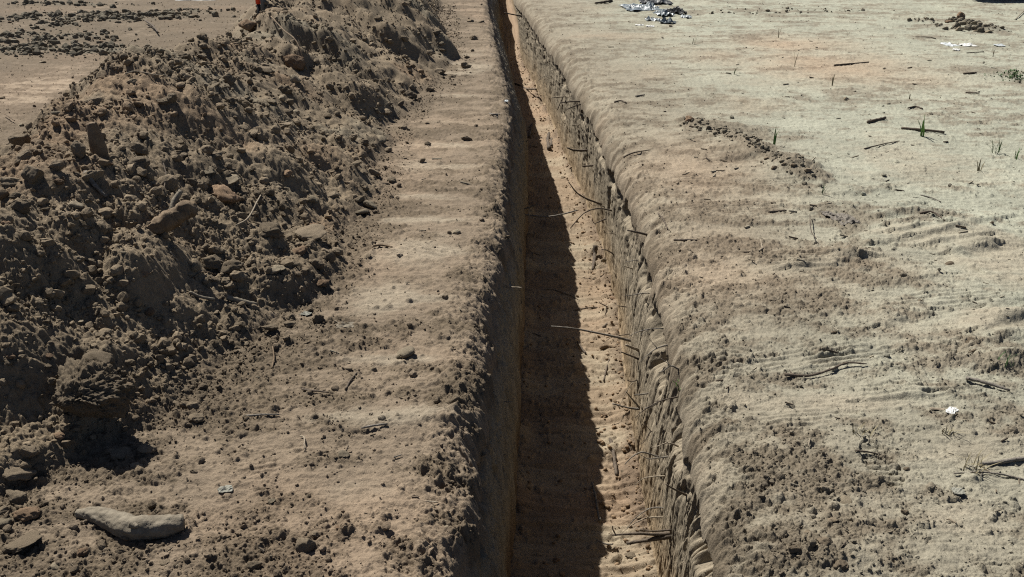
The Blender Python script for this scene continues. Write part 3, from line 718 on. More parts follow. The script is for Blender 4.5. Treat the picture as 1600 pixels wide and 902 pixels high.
cc = np.repeat((np.array([.140, .122, .090]) * rg.uniform(.75, 1.25, (len(PX_), 1)))[:, None, :], PV.shape[1], 1).reshape(-1, 3)
tag(add('field_crumbs', fast_mesh('field_crumbs', PV.reshape(-1, 3), FF, M_SOIL, cc, False)), kind='stuff')
# crumbs fallen on the trench floor
rg = np.random.default_rng(5)
k = 2300
Yf = 1.8 + 14 * rg.uniform(0, 1, k) ** 1.7; uf = np.where(rg.uniform(0, 1, k) < .72, 1 - .30 * rg.uniform(0, 1, k) ** 1.6, rg.uniform(0, 1, k)) * .96 + .02
Xf = xlf(Yf) + (xrf(Yf) - xlf(Yf)) * uf
Zf = np.array([np.interp(u, tf, fz[i]) for u, i in zip(uf, np.searchsorted(ROWY, Yf).clip(0, NRT - 1))])
r = .003 + .012 * rg.uniform(0, 1, k) ** 4
shp = [clod_shape(2, 900 + j, flat=.85, cuts=6) for j in range(8)]
PV = np.stack([s[0] for s in shp])[rg.integers(0, 8, k)] * r[:, None, None] + np.stack([Xf, Yf, Zf + r * .3], -1)[:, None, :]
FF = (shp[0][1][None] + (np.arange(k) * PV.shape[1])[:, None, None]).reshape(-1, 3)
cc = np.repeat((np.array([.20, .14, .088]) * rg.uniform(.7, 1.25, (k, 1)))[:, None, :], PV.shape[1], 1).reshape(-1, 3)
tag(add('trench_crumbs', fast_mesh('trench_crumbs', PV.reshape(-1, 3), FF, M_SOIL, cc)), kind='stuff')

# ----------------------------------------------------------------- sticks, roots
def catmull(P, n):
    P = [np.array(p, float) for p in P]
    if len(P) == 2: P = [P[0], (P[0] + P[1]) / 2, P[1]]
    Q_ = [2 * P[0] - P[1]] + P + [2 * P[-1] - P[-2]]
    out_ = []
    for i in range(1, len(Q_) - 2):
        for s in range(n):
            t = s / n
            a, b, c, d = Q_[i - 1], Q_[i], Q_[i + 1], Q_[i + 2]
            out_.append(.5 * ((2 * b) + (-a + c) * t + (2 * a - 5 * b + 4 * c - d) * t * t + (-a + 3 * b - 3 * c + d) * t ** 3))
    out_.append(P[-1]); return np.array(out_)

def tube_data(P, rads, sides=8, rough=.12, seed=0, n=6, gnarl=0):
    C = catmull(P, n); m = len(C); rg = np.random.default_rng(seed)
    R = np.interp(np.linspace(0, 1, m), np.linspace(0, 1, len(rads)), rads)
    T = np.gradient(C, axis=0); T /= np.linalg.norm(T, axis=1)[:, None] + 1e-9
    ref = np.array([0, 0, 1.0]) if abs(T[0][2]) < .9 else np.array([1.0, 0, 0])
    V = []; F = []
    for i in range(m):
        a = np.cross(T[i], ref); a /= np.linalg.norm(a) + 1e-9; b = np.cross(a, T[i])
        for j in range(sides):
            th = 2 * math.pi * j / sides
            rr = R[i] * (1 + rough * rg.normal())
            if gnarl:
                q = np.array([i * .13 + seed]); w1 = np.array([math.cos(th)]); w2 = np.array([math.sin(th)])
                rr *= 1 + gnarl * float(perlin(w1 * 1.2 + q * .5, w2 * 1.2 + q, seed)[0]) + gnarl * .7 * float(perlin(w1 * 3.5 + q * .3, w2 * 3.5 + q * .6, seed + 1)[0]) + gnarl * .4 * float(perlin(w1 * 6 + q * 3, w2 * 6 - q * 3, seed + 2)[0])
            V.append(C[i] + rr * (math.cos(th) * a + math.sin(th) * b))
    for i in range(m - 1):
        for j in range(sides):
            k2 = (j + 1) % sides
            F.append((i * sides + j, i * sides + k2, (i + 1) * sides + k2, (i + 1) * sides + j))
    F.append(tuple(range(sides - 1, -1, -1))); F.append(tuple((m - 1) * sides + j for j in range(sides)))
    return V, F

def join(parts):
    V = []; F = []
    for v, f in parts:
        o = len(V); V += list(v); F += [tuple(i + o for i in q) for q in f]
    return V, F

def ground_pts(pxs, lift):
    h = hit([p[0] for p in pxs], [p[1] for p in pxs])
    z = top_z(h[:, 0], h[:, 1])
    h[:, 2] = np.where(np.abs(z - h[:, 2]) < .08, z, h[:, 2])
    return h + np.array([0, 0, lift])

STICK_N = [0]
def ground_stick(strands, mat, label, cat='stick', name='stick', group=None):
    """strands: list of (pixel points, start width px, end width px[, lift])"""
    parts = []; base = None
    for pts, w0, w1, *lf in strands:
        dense = []
        for a, b in zip(pts[:-1], pts[1:]):
            dense += [a]
        dense += [pts[-1]]
        g = ground_pts(dense, 0)
        sc = pix_scale(g[0]); r0, r1 = .68 * w0 / 2 / sc, .68 * w1 / 2 / sc
        g[:, 2] += max(r0, r1) * .75 + .004 + (lf[0] if lf else 0)
        if len(g) > 2: g[1:-1, 2] = np.maximum(g[1:-1, 2], (g[:-2, 2] + g[2:, 2]) / 2)
        if base is None: base = g[0].copy()
        STICK_N[0] += 1
        parts.append(tube_data(g - base, [r0, (r0 + r1) / 2 * 1.08, r1], 8, .14, STICK_N[0]))
    V, F = join(parts)
    o = add(name, mesh_any(name, V, F, mat)); o.location = base
    return tag(o, label, cat, group)

GS = 'sticks and chips on the bare ground'
ground_stick([([(1225, 591), (1262, 592), (1296, 583), (1322, 574), (1353, 575)], 7, 3), ([(1240, 592), (1232, 583)], 4, 2)], M_DARKW, 'crooked dark branch lying right of the trench at mid height of the picture', group=GS)
ground_stick([([(1508, 596), (1540, 604), (1577, 615)], 9, 6)], M_GREYW, 'thick grey weathered stick near the right edge above the white paper scrap', group=GS)
ground_stick([([(1529, 729), (1560, 725), (1606, 719)], 9, 9), ([(1490, 744), (1530, 741), (1565, 745), (1606, 757)], 4, 4), ([(1535, 741), (1530, 750)], 4, 2)], M_GREYW, 'grey branch with a thin forked twig at the right edge below the white paper scrap', 'branch', 'branch', GS)
ground_stick([([(1052, 381), (1089, 379)], 5, 5)], M_DARKW, 'short straight dark stick close to the right lip of the trench', group=GS)
ground_stick([([(1200, 334), (1228, 332)], 5, 5)], M_DARKW, 'small dark chip left of the grey debris on the right bank', 'wood chip', 'wood_chip', GS)
ground_stick([([(1188, 378), (1191, 391)], 4, 4), ([(1191, 391), (1185, 399)], 5, 4)], M_PALEW, 'little pale twig standing out right of the short straight dark stick', 'twig', 'twig', GS)
ground_stick([([(1355, 193), (1383, 188)], 6, 6)], M_DARKW, 'blocky dark wood chip left of the bright green seedling', 'wood chip', 'wood_chip', GS)
ground_stick([([(1408, 202), (1436, 206), (1475, 210)], 6, 5)], M_DARKW, 'dark stick lying behind the bright green seedling', group=GS)
ground_stick([([(1350, 235), (1380, 228), (1405, 222)], 3, 2)], M_DARKW, 'thin dark twig in front of the blocky dark wood chip', 'twig', 'twig', GS)
ground_stick([([(1303, 104), (1330, 102), (1357, 99)], 4, 3)], M_DARKW, 'dark stick lying on the far pinkish ground', group=GS)
ground_stick([([(1418, 172), (1430, 169), (1441, 172)], 3, 3)], M_DARKW, 'short bent twig behind the blocky dark wood chip', 'twig', 'twig', GS)
ground_stick([([(1505, 117), (1525, 116)], 4, 4)], M_DARKW, 'short dark stick left of the green weed clump', group=GS)
ground_stick([([(1508, 147), (1530, 148)], 4, 3)], M_DARKW, 'short dark stick in front of the green weed clump', group=GS)
ground_stick([([(1436, 338), (1455, 341), (1475, 351)], 5, 3)], M_DARKW, 'dark bent twig among the ruts on the right bank', 'twig', 'twig', GS)
ground_stick([([(1438, 307), (1455, 311), (1470, 317)], 3, 2)], M_GREYW, 'fine grey twig above the ruts on the right bank', 'twig', 'twig', GS)
ground_stick([([(1264, 345), (1266, 370), (1274, 382)], 2, 2, .02)], M_DARKW, 'upright hair-thin stalk left of the grey debris patch', 'twig', 'twig', GS)
ground_stick([([(1430, 60), (1450, 61), (1462, 62)], 2, 2), ], M_DARKW, 'thin dark stick before the far low mound', group=GS)
ground_stick([([(1510, 84), (1537, 82)], 2, 2), ], M_DARKW, 'thin stick just below the white scraps at far right', group=GS)
ground_stick([([(1586, 32), (1600, 19)], 2, 2), ], M_PALEW, 'pale straight stick at the right edge beyond the far low mound', group=GS)
ground_stick([([(380, 655), (410, 654), (437, 653)], 5, 4)], M_GREYW, 'short grey stick on the crumbly strip right of the huge soil boulder', group=GS)
ground_stick([([(540, 612), (549, 598), (562, 580)], 5, 3)], M_DARKW, 'short slanting dark stick on the strip beside the small grey clod', group=GS)
ground_stick([([(472, 612), (490, 615), (514, 619)], 5, 3)], M_DARKW, 'thin dark splinter left of the short slanting dark stick', 'twig', 'twig', GS)
ground_stick([([(565, 674), (585, 671), (606, 668)], 5, 5)], M_GREYW, 'knobby grey stick on the pale hump left of the trench', group=GS)
ground_stick([([(583, 389), (598, 387), (613, 390)], 5, 4)], M_BROWNW, 'short brown stick on the pale strip below the pale clod pair', group=GS)
ground_stick([([(665, 787), (685, 789)], 3, 3)], M_PALEW, 'thin pale straw near the left lip in the foreground', 'twig', 'twig', GS)
ground_stick([([(470, 685), (476, 688), (476, 708)], 4, 3)], M_PALEW, 'hook-shaped pale twig on the foreground strip', 'twig', 'twig', GS)
ground_stick([([(616, 718), (628, 715)], 4, 2)], M_GREYW, 'little grey splinter in the crumb band on the left strip', 'twig', 'twig', GS)
ground_stick([([(765, 180), (775, 183), (796, 178)], 4, 3), ([(770, 180), (778, 186)], 3, 2)], M_GREYW, 'dark and pale forked twig lying at the left lip far along the trench', 'twig', 'twig', GS)
ground_stick([([(974, 250), (990, 245), (1016, 238)], 4, 2, .01)], M_DARKW, 'long dark root lying over the right lip of the trench', 'root', 'root', GS)
ground_stick([([(1028, 340), (1036, 348), (1043, 360)], 4, 3)], M_DARKW, 'short bent dark twig on the right lip above the short straight stick', 'twig', 'twig', GS)
ground_stick([([(960, 163), (970, 161), (978, 164)], 4, 3)], M_DARKW, 'short dark chip on the far right lip', 'wood chip', 'wood_chip', GS)
ground_stick([([(993, 152), (1007, 150)], 4, 3)], M_GREYW, 'short greyish chip right of the dark one on the far right lip', 'wood chip', 'wood_chip', GS)
ground_stick([([(930, 8), (945, 6), (956, 3)], 4, 6)], M_DARKW, 'black stick left of the crumpled plastic debris', group=GS)
ground_stick([([(1262, 703), (1264, 695)], 3, 3)], M_PALEW, 'tiny pale splinter left of the boot print', 'twig', 'twig', GS)
ground_stick([([(1335, 711), (1355, 710), (1380, 708)], 4, 3)], M_DARKW, 'thin dark stick at the heel of the boot print', group=GS)
GH = 'sticks and roots on the soil heap'
ground_stick([([(198, 129), (215, 125), (245, 131), (256, 128), (275, 133)], 3, 2, .012)], M_PALEW, 'thin pale root lying across the upper heap', 'root', 'root', GH)
ground_stick([([(136, 284), (150, 300), (168, 319)], 11, 8)], M_GREYW, 'short thick grey stick on the heap below the wooden stake', group=GH)
ground_stick([([(296, 456), (315, 463), (336, 470)], 8, 6)], M_DUSTW, 'dusty stick on the lower heap left of the half-buried thick one', group=GH)
ground_stick([([(356, 474), (378, 479), (402, 484)], 12, 11)], M_DUSTW, 'thick dusty stick half buried near the heap foot', group=GH)
ground_stick([([(372, 372), (390, 358), (403, 330), (409, 318)], 4, 3, .02)], M_PALEW, 'thin pale twig leaning up beside the brown block on the heap', 'twig', 'twig', GH)
ground_stick([([(425, 579), (429, 565), (427, 550)], 4, 3)], M_BROWNW, 'thin brown twig at the heap edge above the foreground strip', 'twig', 'twig', GH)
ground_stick([([(425, 38), (445, 65), (466, 88), (480, 118)], 3, 2, .03)], M_BROWNW, 'long thin arched root over the big reddish block on the upper heap', 'root', 'root', GH)
ground_stick([([(258, 312), (262, 290), (258, 270)], 3, 2, .02)], M_DARKW, 'dark wiry twig between the stake and the small clod pile', 'twig', 'twig', GH)
ground_stick([([(228, 38), (240, 47), (248, 57)], 4, 3, .03), ([(240, 47), (232, 50)], 3, 2, .03)], M_DARKW, 'dark bent twig poking from the heap crest against the flat ground', 'twig', 'twig', GH)
ground_stick([([(8, 184), (18, 190), (24, 194)], 2, 2, .02)], M_BROWNW, 'fine twig on the heap crest at the left edge', 'twig', 'twig', GH)
ground_stick([([(67, 493), (72, 494), (75, 497)], 4, 3, .01)], M_PALEW, 'tiny pale splinter in the dark hollow at left', 'twig', 'twig', GH)
ground_stick([([(268, 406), (274, 412), (279, 418)], 4, 3)], M_PALEW, 'pale straw lying in the shadow of the forked stump', 'twig', 'twig', GH)
ground_stick([([(335, 420), (318, 425), (300, 433)], 3, 2)], M_BROWNW, 'thin brown twig beside the row of clods at the heap foot', 'twig', 'twig', GH)

# wood log in the left foreground
g = ground_pts([(122, 808), (150, 812), (182, 825), (212, 836), (250, 834), (289, 828)], 0)
s = pix_scale(g[2]); g[:, 2] = np.linspace(g[0, 2], g[-1, 2], 6) + np.array([.014, .018, .022, .024, .026, .030])
b0 = g[0].copy()
V, F = tube_data(g - b0, [6 / s, 12 / s, 15.5 / s, 18 / s, 19.5 / s, 17.5 / s, 12 / s], 40, .012, 77, 18, .13)
log = add('wood_log', mesh_any('wood_log', V, F, M_DUSTW)); log.location = b0
tag(log, 'dusty curved wood log lying on the crumbly ground, tapering to its left end', 'log')
nt = tube_data([g[3] - b0 + np.array([.01, -.02, .03]), g[3] - b0 + np.array([.028, -.034, .034])], [.013, .004], 8, .1, 3)
add('branch_stub', mesh_any('branch_stub', *nt, M_DUSTW), log)

# wooden stake standing in the heap
g = hit([160], [258])[0]; s = pix_scale(g)
V, F = tube_data([(0, 0, -.05), (-.002, .0, .05), (-6 / s, .01, 66 / s)], [13 / s, 12.5 / s, 12 / s, 11.5 / s, 7 / s], 28, .02, 5, 16, .2)
st = add('wooden_stake', mesh_any('wooden_stake', V, F, M_BROWNW)); st.location = g
tag(st, 'thick round wooden stake standing upright in the heap, slightly tilted', 'stake')

# forked stump: thick dusty piece with two prongs
g = hit([228, 258, 270], [372, 345, 335]); s = pix_scale(g[0]); b0 = g[0] + np.array([0, 0, .02])
pts = [np.zeros(3), np.array([18 / s, .02, .02]), np.array([44 / s, .05, .055])]
A = tube_data(pts, [8 / s, 12 / s, 14 / s, 14 / s], 28, .03, 21, 14, .35)
B = tube_data([pts[2] - np.array([.01, 0, .01]), pts[2] + np.array([-6 / s, .04, .04]), pts[2] + np.array([4 / s, .08, .085])], [7 / s, 5 / s, 4 / s], 10, .1, 22, 6)
Cc = tube_data([pts[2] - np.array([.01, 0, .01]), pts[2] + np.array([14 / s, .03, .02]), pts[2] + np.array([24 / s, .05, .0])], [13 / s, 13 / s, 10 / s], 20, .04, 23, 10, .4)
stp = add('branch_stump', mesh_any('branch_stump', *join([A, Cc]), M_BROWNW)); stp.location = b0
tag(stp, 'broken forked stump with a dusty thick end and a thin prong, on the heap', 'stump')
add('prong', mesh_any('prong', *B, M_DUSTW), stp)

# roots in the trench: the first photo position sits on the wall, the others hang at nearly the same distance
def root(strands, mat, label, group, yoff=0.0):
    parts = []; base = None
    for pts, w0, w1 in strands:
        h = hit([pts[0][0]], [pts[0][1]])[0]
        if base is not None:
            r_ = ray(*pts[0]); t = (y0 - .012) / r_[1]; h = np.array([r_[0] * t, y0 - .012, CAMH + r_[2] * t])
        else: y0 = h[1]
        P = [h]
        for (a, b) in pts[1:]:
            r_ = ray(a, b); t = (h[1] + yoff - .015 * len(P)) / r_[1]
            q = np.array([r_[0] * t, r_[1] * t, CAMH + r_[2] * t])
            if q[2] < -DEPTH + .03: q = hit([a], [b])[0] + np.array([0, 0, .02])
            P.append(q)
        d0 = P[0] - P[1]; P[0] = P[0] + d0 / (np.linalg.norm(d0) + 1e-6) * (.04 if base is None else .004)      # rooted inside the bank
        if base is None: base = P[0].copy()
        sc = pix_scale(P[0]); STICK_N[0] += 1
        parts.append(tube_data([q - base for q in P], [.85 * w0 / 2 / sc, .7 * w1 / 2 / sc], 7, .14, STICK_N[0]))
    V, F = join(parts)
    o = add('root', mesh_any('root', V, F, mat)); o.location = base
    return tag(o, label, 'root', group)
GR = 'roots sticking out of the right trench wall'; GLW = 'roots sticking out of the left trench wall'; GF = 'sticks lying on the trench floor'
stub = 'short thin root stub poking out of the right trench wall'
for (a, m, lab) in [
    ([([(1003, 563), (990, 558), (970, 550)], 5, 3)], M_DARKW, 'dark root just below the pale broken one on the right wall'),
    ([([(989, 534), (968, 528), (945, 523), (900, 514), (860, 510)], 5, 3)], M_GREYW, 'long thin root reaching from the right wall over the shaded floor to the left'),
    ([([(1004, 549), (990, 544), (978, 539)], 7, 5)], M_PALEW, 'pale broken root end under the base of the longest root'),
    ([([(962, 486), (950, 480), (936, 473)], 3, 2)], M_DARKW, None), ([([(950, 483), (925, 485), (896, 489)], 3, 2)], M_DARKW, 'thin level root crossing the lit floor above the longest root'),
    ([([(1013, 367), (995, 363), (980, 360)], 5, 3)], M_DARKW, 'dark root stub near the right lip under the far bent twig'), ([([(958, 330), (935, 326), (912, 334), (891, 357)], 3, 2)], M_DARKW, 'thin root arching from the right wall down towards the lit floor'),
    ([([(933, 317), (915, 310), (900, 300), (888, 284)], 4, 2)], M_DARKW, 'dark twisted root rising off the right wall where the floor narrows'), ([([(958, 504), (950, 510), (942, 516)], 5, 5)], M_DARKW, 'stubby thick root close above the floor at the right wall'),
    ([([(960, 550), (950, 572), (943, 600)], 4, 3)], M_DARKW, 'dark root drooping steeply down the foot of the right wall'),
    ([([(1002, 639), (985, 638), (957, 631)], 5, 3), ([(1000, 638), (988, 624), (978, 612)], 4, 2)], M_GREYW, 'forked grey root on the right wall, one arm up and one left'), ([([(1018, 613), (1007, 616), (992, 617)], 4, 3)], M_GREYW, None), ([([(1026, 631), (1018, 635), (1008, 638)], 4, 3)], M_GREYW, None),
    ([([(1034, 715), (1020, 711), (1002, 707), (988, 714), (976, 726)], 4, 2)], M_GREYW, 'arched thin root drooping from the right wall above the thick broken branch'), ([([(988, 685), (972, 690), (952, 692)], 4, 3)], M_DARKW, None),
    ([([(1078, 776), (1060, 768), (1040, 757)], 5, 3)], M_DARKW, 'dark root angled up from the right lip near the picture bottom'),
    ([([(1056, 832), (1030, 835), (1000, 834), (957, 836)], 9, 4), ([(1052, 838), (1020, 843), (979, 849)], 10, 6), ([(1050, 828), (1020, 830), (1000, 828)], 4, 2), ([(962, 836), (958, 828), (957, 822)], 3, 2)], M_DARKW, 'thick dark broken branch with several strands jutting from the right wall'),
    ([([(907, 159), (892, 159), (875, 161)], 4, 2), ([(885, 161), (883, 157)], 3, 2)], M_DARKW, 'pair-like dark root high on the far right wall'), ([([(908, 163), (898, 166), (886, 171)], 3, 2)], M_DARKW, None), ([([(913, 235), (898, 235), (886, 231)], 5, 3)], M_DARKW, 'dark level root halfway along the far right wall'), ([([(924, 259), (910, 260)], 4, 3)], M_DARKW, None), ([([(906, 195), (894, 196)], 3, 2)], M_PALEW, None), ([([(884, 151), (872, 152), (862, 153)], 3, 2)], M_PALEW, None), ([([(814, 25), (802, 23), (788, 20)], 3, 2)], M_DARKW, 'dark root crossing the trench near its far end'), ([([(880, 152), (876, 160), (871, 172)], 2, 2)], M_DARKW, None),
    ([([(980, 480), (965, 478)], 3, 2)], M_DARKW, None), ([([(1000, 590), (990, 596), (980, 594)], 3, 2)], M_DARKW, None), ([([(962, 400), (950, 392), (940, 390)], 3, 2)], M_DARKW, None), ([([(940, 345), (928, 350)], 3, 2)], M_DARKW, None), ([([(988, 420), (975, 416)], 3, 2)], M_PALEW, None)]:
    root(a, m, lab or stub, GR)
rr0 = random.Random(41)
for i in range(26):
    Yr = 2.9 + 8 * rr0.random() ** 1.6; Tq = rr0.uniform(.12, .8); zr = -DEPTH * Tq
    xr = float(xrr(Yr) + (xrf(Yr) - xrr(Yr)) * Tq) + .02
    L_ = rr0.uniform(.06, .20); dy_ = rr0.uniform(-.06, .03); dr_ = rr0.uniform(-.07, .04)
    P_ = [np.array([xr, Yr, zr]), np.array([xr - .4 * L_, Yr + .3 * dy_, zr + .2 * dr_ + rr0.uniform(-.01, .02)]), np.array([xr - .75 * L_, Yr + dy_, zr + .7 * dr_]), np.array([xr - L_, Yr + dy_ * 1.3, zr + 1.6 * dr_])]
    tw = [tube_data([p - P_[0] for p in P_], [.0035, .0012], 6, .14, 300 + i)]
    if rr0.random() < .5: tw.append(tube_data([P_[1] - P_[0], P_[1] - P_[0] + np.array([-.04, rr0.uniform(-.02, .02), rr0.uniform(-.05, .05)])], [.002, .0008], 5, .1, 400 + i))
    o = add('root', mesh_any('root', *join(tw), rr0.choice([M_DARKW, M_GREYW, M_PALEW]))); o.location = P_[0]
    tag(o, stub, 'root', GR)
stubl = 'short thin root stub poking out of the left trench wall'
for (a, m, lab) in [
    ([([(812, 335), (830, 337), (855, 339), (878, 335), (902, 329)], 4, 3), ([(838, 337), (842, 341)], 3, 2)], M_GREYW, 'long curved root reaching right from the left wall across the trench'), ([([(813, 328), (825, 325), (840, 319)], 4, 2)], M_GREYW, 'thin root above the long curved one on the left wall'),
    ([([(822, 398), (830, 399), (843, 402)], 4, 3)], M_PALEW, 'small pale root end at the foot of the left wall'), ([([(788, 450), (800, 449), (815, 450)], 3, 3)], M_PALEW, 'pale straight root on the shaded left wall'), ([([(815, 522), (830, 525), (845, 529)], 3, 2)], M_GREYW, None), ([([(778, 711), (785, 711), (791, 710)], 4, 3)], M_PALEW, 'short pale root low on the near left wall'), ([([(782, 627), (790, 628), (800, 628)], 3, 2)], M_PALEW, None), ([([(798, 130), (808, 134), (822, 141), (838, 142)], 4, 3)], M_DARKW, 'dark root bowed across the far trench from the left lip'), ([([(818, 231), (828, 231), (840, 232)], 4, 3)], M_PALEW, 'pale level root at the left foot of the far trench'), ([([(812, 225), (820, 222), (826, 219)], 3, 2)], M_GREYW, None), ([([(806, 460), (812, 466), (816, 475)], 3, 2)], M_GREYW, None), ([([(845, 455), (860, 456), (885, 463), (903, 472)], 3, 2)], M_PALEW, 'thin pale root hanging above the middle of the shaded floor')]:
    root(a, m, lab or stubl, GLW)
for (a, m, lab) in [([([(953, 690), (957, 705), (960, 725), (963, 748)], 6, 5)], M_DARKW, 'dark stick lying lengthwise on the lit trench floor'), ([([(930, 388), (929, 405), (926, 426)], 8, 4)], M_DARKW, 'dark thick stub leaning by the right wall on the trench floor'), ([([(858, 212), (856, 222), (858, 236)], 5, 6), ([(862, 220), (861, 232)], 4, 5)], M_DARKW, 'dark forked stub standing on the far trench floor'), ([([(832, 197), (830, 206), (827, 218)], 5, 5)], M_DARKW, 'dark stub at the shadow edge of the far trench floor'), ([([(937, 820), (933, 800), (930, 780), (925, 760)], 4, 4)], M_GREYW, 'thin stick lying along the shadow edge on the near trench floor'), ([([(932, 850), (945, 856), (958, 857)], 3, 2)], M_GREYW, 'curled twig on the lit floor below the thick broken branch'), ([([(902, 539), (908, 548), (915, 557)], 3, 3)], M_DARKW, 'short curved twig on the lit floor below the longest root'), ([([(938, 548), (950, 546), (962, 549)], 7, 6)], M_BROWNW, 'small brown wood lump on the lit trench floor')]:
    parts = []; base = None
    for pts, w0, w1 in a:
        h = hit([q[0] for q in pts], [q[1] for q in pts]) + np.array([0, 0, .022])
        if base is None: base = h[0].copy()
        sc = pix_scale(h[0]); STICK_N[0] += 1
        parts.append(tube_data(h - base, [w0 / 2 / sc, w1 / 2 / sc], 8, .15, STICK_N[0]))
    o = add('stick', mesh_any('stick', *join(parts), m)); o.location = base
    tag(o, lab, 'stick', GF)

# ----------------------------------------------------------------- chips and straw that nobody could count
rg = np.random.default_rng(17)
parts = []
n = 1300
cx = rg.uniform(-10, 1610, n); cy = 10 + 880 * rg.uniform(0, 1, n) ** 1.15
X, Y = ground_pt(cx, cy)
ok = (X > xrr(Y) + .12) | ((X < xlr(Y) - .05) & (X > lookup(FOOT, Y) - .2) & (rg.uniform(0, 1, n) < .5))
X = X[ok]; Y = Y[ok]; Z = top_z(X, Y); a = rg.normal(0, .6, len(X)); ln = (.005 + .034 * rg.uniform(0, 1, len(X)) ** 3.5) * np.clip(Y / 3, .8, 1.8); wd = ln * rg.uniform(.06, .3, len(X)); wd = np.clip(wd, .0012, .010)
ex = np.stack([np.cos(a), np.sin(a), rg.normal(0, .12, len(X))], -1) * ln[:, None] / 2; ey = np.stack([-np.sin(a), np.cos(a), rg.normal(0, .2, len(X))], -1) * wd[:, None] / 2
c0 = np.stack([X, Y, Z + wd * .6 + .001], -1); ez = np.stack([0 * X, 0 * X, wd * .35 + .0006], -1)
V = np.stack([c0 - ex - ey - ez, c0 + ex - ey - ez, c0 + ex + ey - ez, c0 - ex + ey - ez, c0 - ex - ey * .6 + ez, c0 + ex - ey * .6 + ez, c0 + ex + ey * .6 + ez, c0 - ex + ey * .6 + ez], 1)
f = np.array([[0, 3, 2, 1], [4, 5, 6, 7], [0, 1, 5, 4], [1, 2, 6, 5], [2, 3, 7, 6], [3, 0, 4, 7]])
F = (f[None] + (np.arange(len(X)) * 8)[:, None, None]).reshape(-1, 4)
pal = np.array([(.08, .065, .05), (.12, .095, .07), (.18, .15, .11), (.27, .24, .18), (.15, .12, .085), (.22, .19, .14)])
cc = np.repeat(pal[rg.integers(0, 6, len(X))][:, None, :], 8, 1).reshape(-1, 3)
tag(add('wood_litter', fast_mesh('wood_litter', V.reshape(-1, 3), F, M_SOIL, cc, False)), kind='stuff')

# ----------------------------------------------------------------- seedlings and weeds
def blade(p, ang, lean, h, w, seed):
    rg_ = random.Random(seed); V = []; F = []; m = 7
    dx, dy = math.cos(ang), math.sin(ang)
    for i in range(m):
        t = i / (m - 1); o = lean * t ** 1.8 * h; z = h * t * (1 - .25 * lean * t)
        ww = w * (1 - t) ** .7 * (.6 + .8 * t) / 2 + .0003
        c = np.array(p) + np.array([dx * o, dy * o, z])
        V += [c + np.array([-dy * ww, dx * ww, 0]), c + np.array([0, 0, 0]) + np.array([dx, dy, 0]) * .15 * w, c - np.array([-dy * ww, dx * ww, 0])]
    for i in range(m - 1):
        for j in range(2):
            F.append((i * 3 + j, i * 3 + j + 1, i * 3 + j + 4, i * 3 + j + 3))
    return V, F
def weed(px, py, hpx, blades, spread, mat, name, label, cat, wpx=2.5, group=None, lean=.5):
    g = hit([px], [py])[0]; g[2] = top_z(g[0], g[1])[0]; s = pix_scale(g); rr = random.Random(int(px * 7 + py))
    ps = [blade((rr.uniform(-spread, spread) / s, rr.uniform(-spread, spread) / s, -.004), rr.uniform(0, 6.28), rr.uniform(.1, lean), hpx / s * rr.uniform(.55, 1.0), wpx / s * rr.uniform(.8, 1.3), i) for i in range(blades)]
    o = add(name, mesh_any(name, *join(ps), mat)); o.location = g
    return tag(o, label, cat, group)
GW = 'seedlings and weeds right of the trench'
weed(1441, 213, 36, 5, 2, M_GREEN, 'seedling', 'bright green seedling with a tall blade in front of a dark stick', 'seedling', 3.2, GW, .8)
weed(1209, 228, 32, 3, 2, M_GREEN, 'seedling', 'thin green grass shoot alone on the pale ground right of the berm', 'grass shoot', 3, GW, .4)
weed(1285, 305, 22, 4, 4, M_WEED, 'seedling', 'small sparse shoot in front of the berm tip', 'grass shoot', 2, GW)
weed(1556, 240, 30, 9, 8, M_WEED, 'grass_tuft', 'wispy dark grass tuft near the right edge', 'grass tuft', 2, GW, .7)
weed(1530, 268, 24, 4, 3, M_DRY, 'seedling', 'dry brown stalk below the wispy grass tuft', 'dry stalk', 2, GW)
weed(1146, 117, 18, 2, 2, M_WEED, 'seedling', 'tiny dark shoot on the far pale ground', 'grass shoot', 2, GW)
weed(1242, 105, 30, 2, 1, M_DRY, 'seedling', 'tall hair-thin dry stalk on the pinkish ground', 'dry stalk', 1.8, GW, .2)
weed(1300, 135, 20, 3, 2, M_DRY, 'seedling', 'short dry stalk right of the tall hair-thin one', 'dry stalk', 1.8, GW)
weed(1422, 155, 18, 3, 3, M_DRY, 'seedling', 'little dry shoot behind the short bent twig', 'dry stalk', 1.8, GW)
weed(1217, 60, 20, 2, 2, M_DRY, 'seedling', 'dry stalk on the far ground below the dark band', 'dry stalk', 1.6, GW, .2)
weed(1084, 70, 20, 3, 3, M_DRY, 'seedling', 'dry stalk right of the crumpled plastic', 'dry stalk', 1.6, GW, .2)
weed(1551, 90, 22, 3, 2, M_DRY, 'seedling', 'dry stalk right of the white scraps', 'dry stalk', 1.6, GW, .3)
weed(1590, 250, 20, 5, 5, M_GREEN, 'seedling', 'pale green sprouts at the right edge below the weed clump', 'seedling', 2, GW)
weed(1570, 575, 32, 6, 10, M_WEED, 'seedling', 'faint green sprouts above the thick grey stick at right', 'seedling', 2.5, GW)
weed(1345, 680, 24, 12, 14, M_DRY, 'grass_tuft', 'flattened dry grass wisps left of the white paper scrap', 'grass tuft', 2, GW, 1.4)
weed(1515, 735, 34, 16, 14, M_DRY, 'grass_tuft', 'dry grass wisps by the end of the grey branch', 'grass tuft', 2, GW, 1.2)
weed(1480, 680, 22, 12, 9, M_DRY, 'grass_tuft', 'dry straw wisps spread below the white paper scrap', 'grass tuft', 2, GW, 1.6)
weed(1062, 575, 14, 9, 7, M_GREEN, 'grass_tuft', 'little green moss-like tuft on the right lip of the trench', 'grass tuft', 3, GW, 1.2)
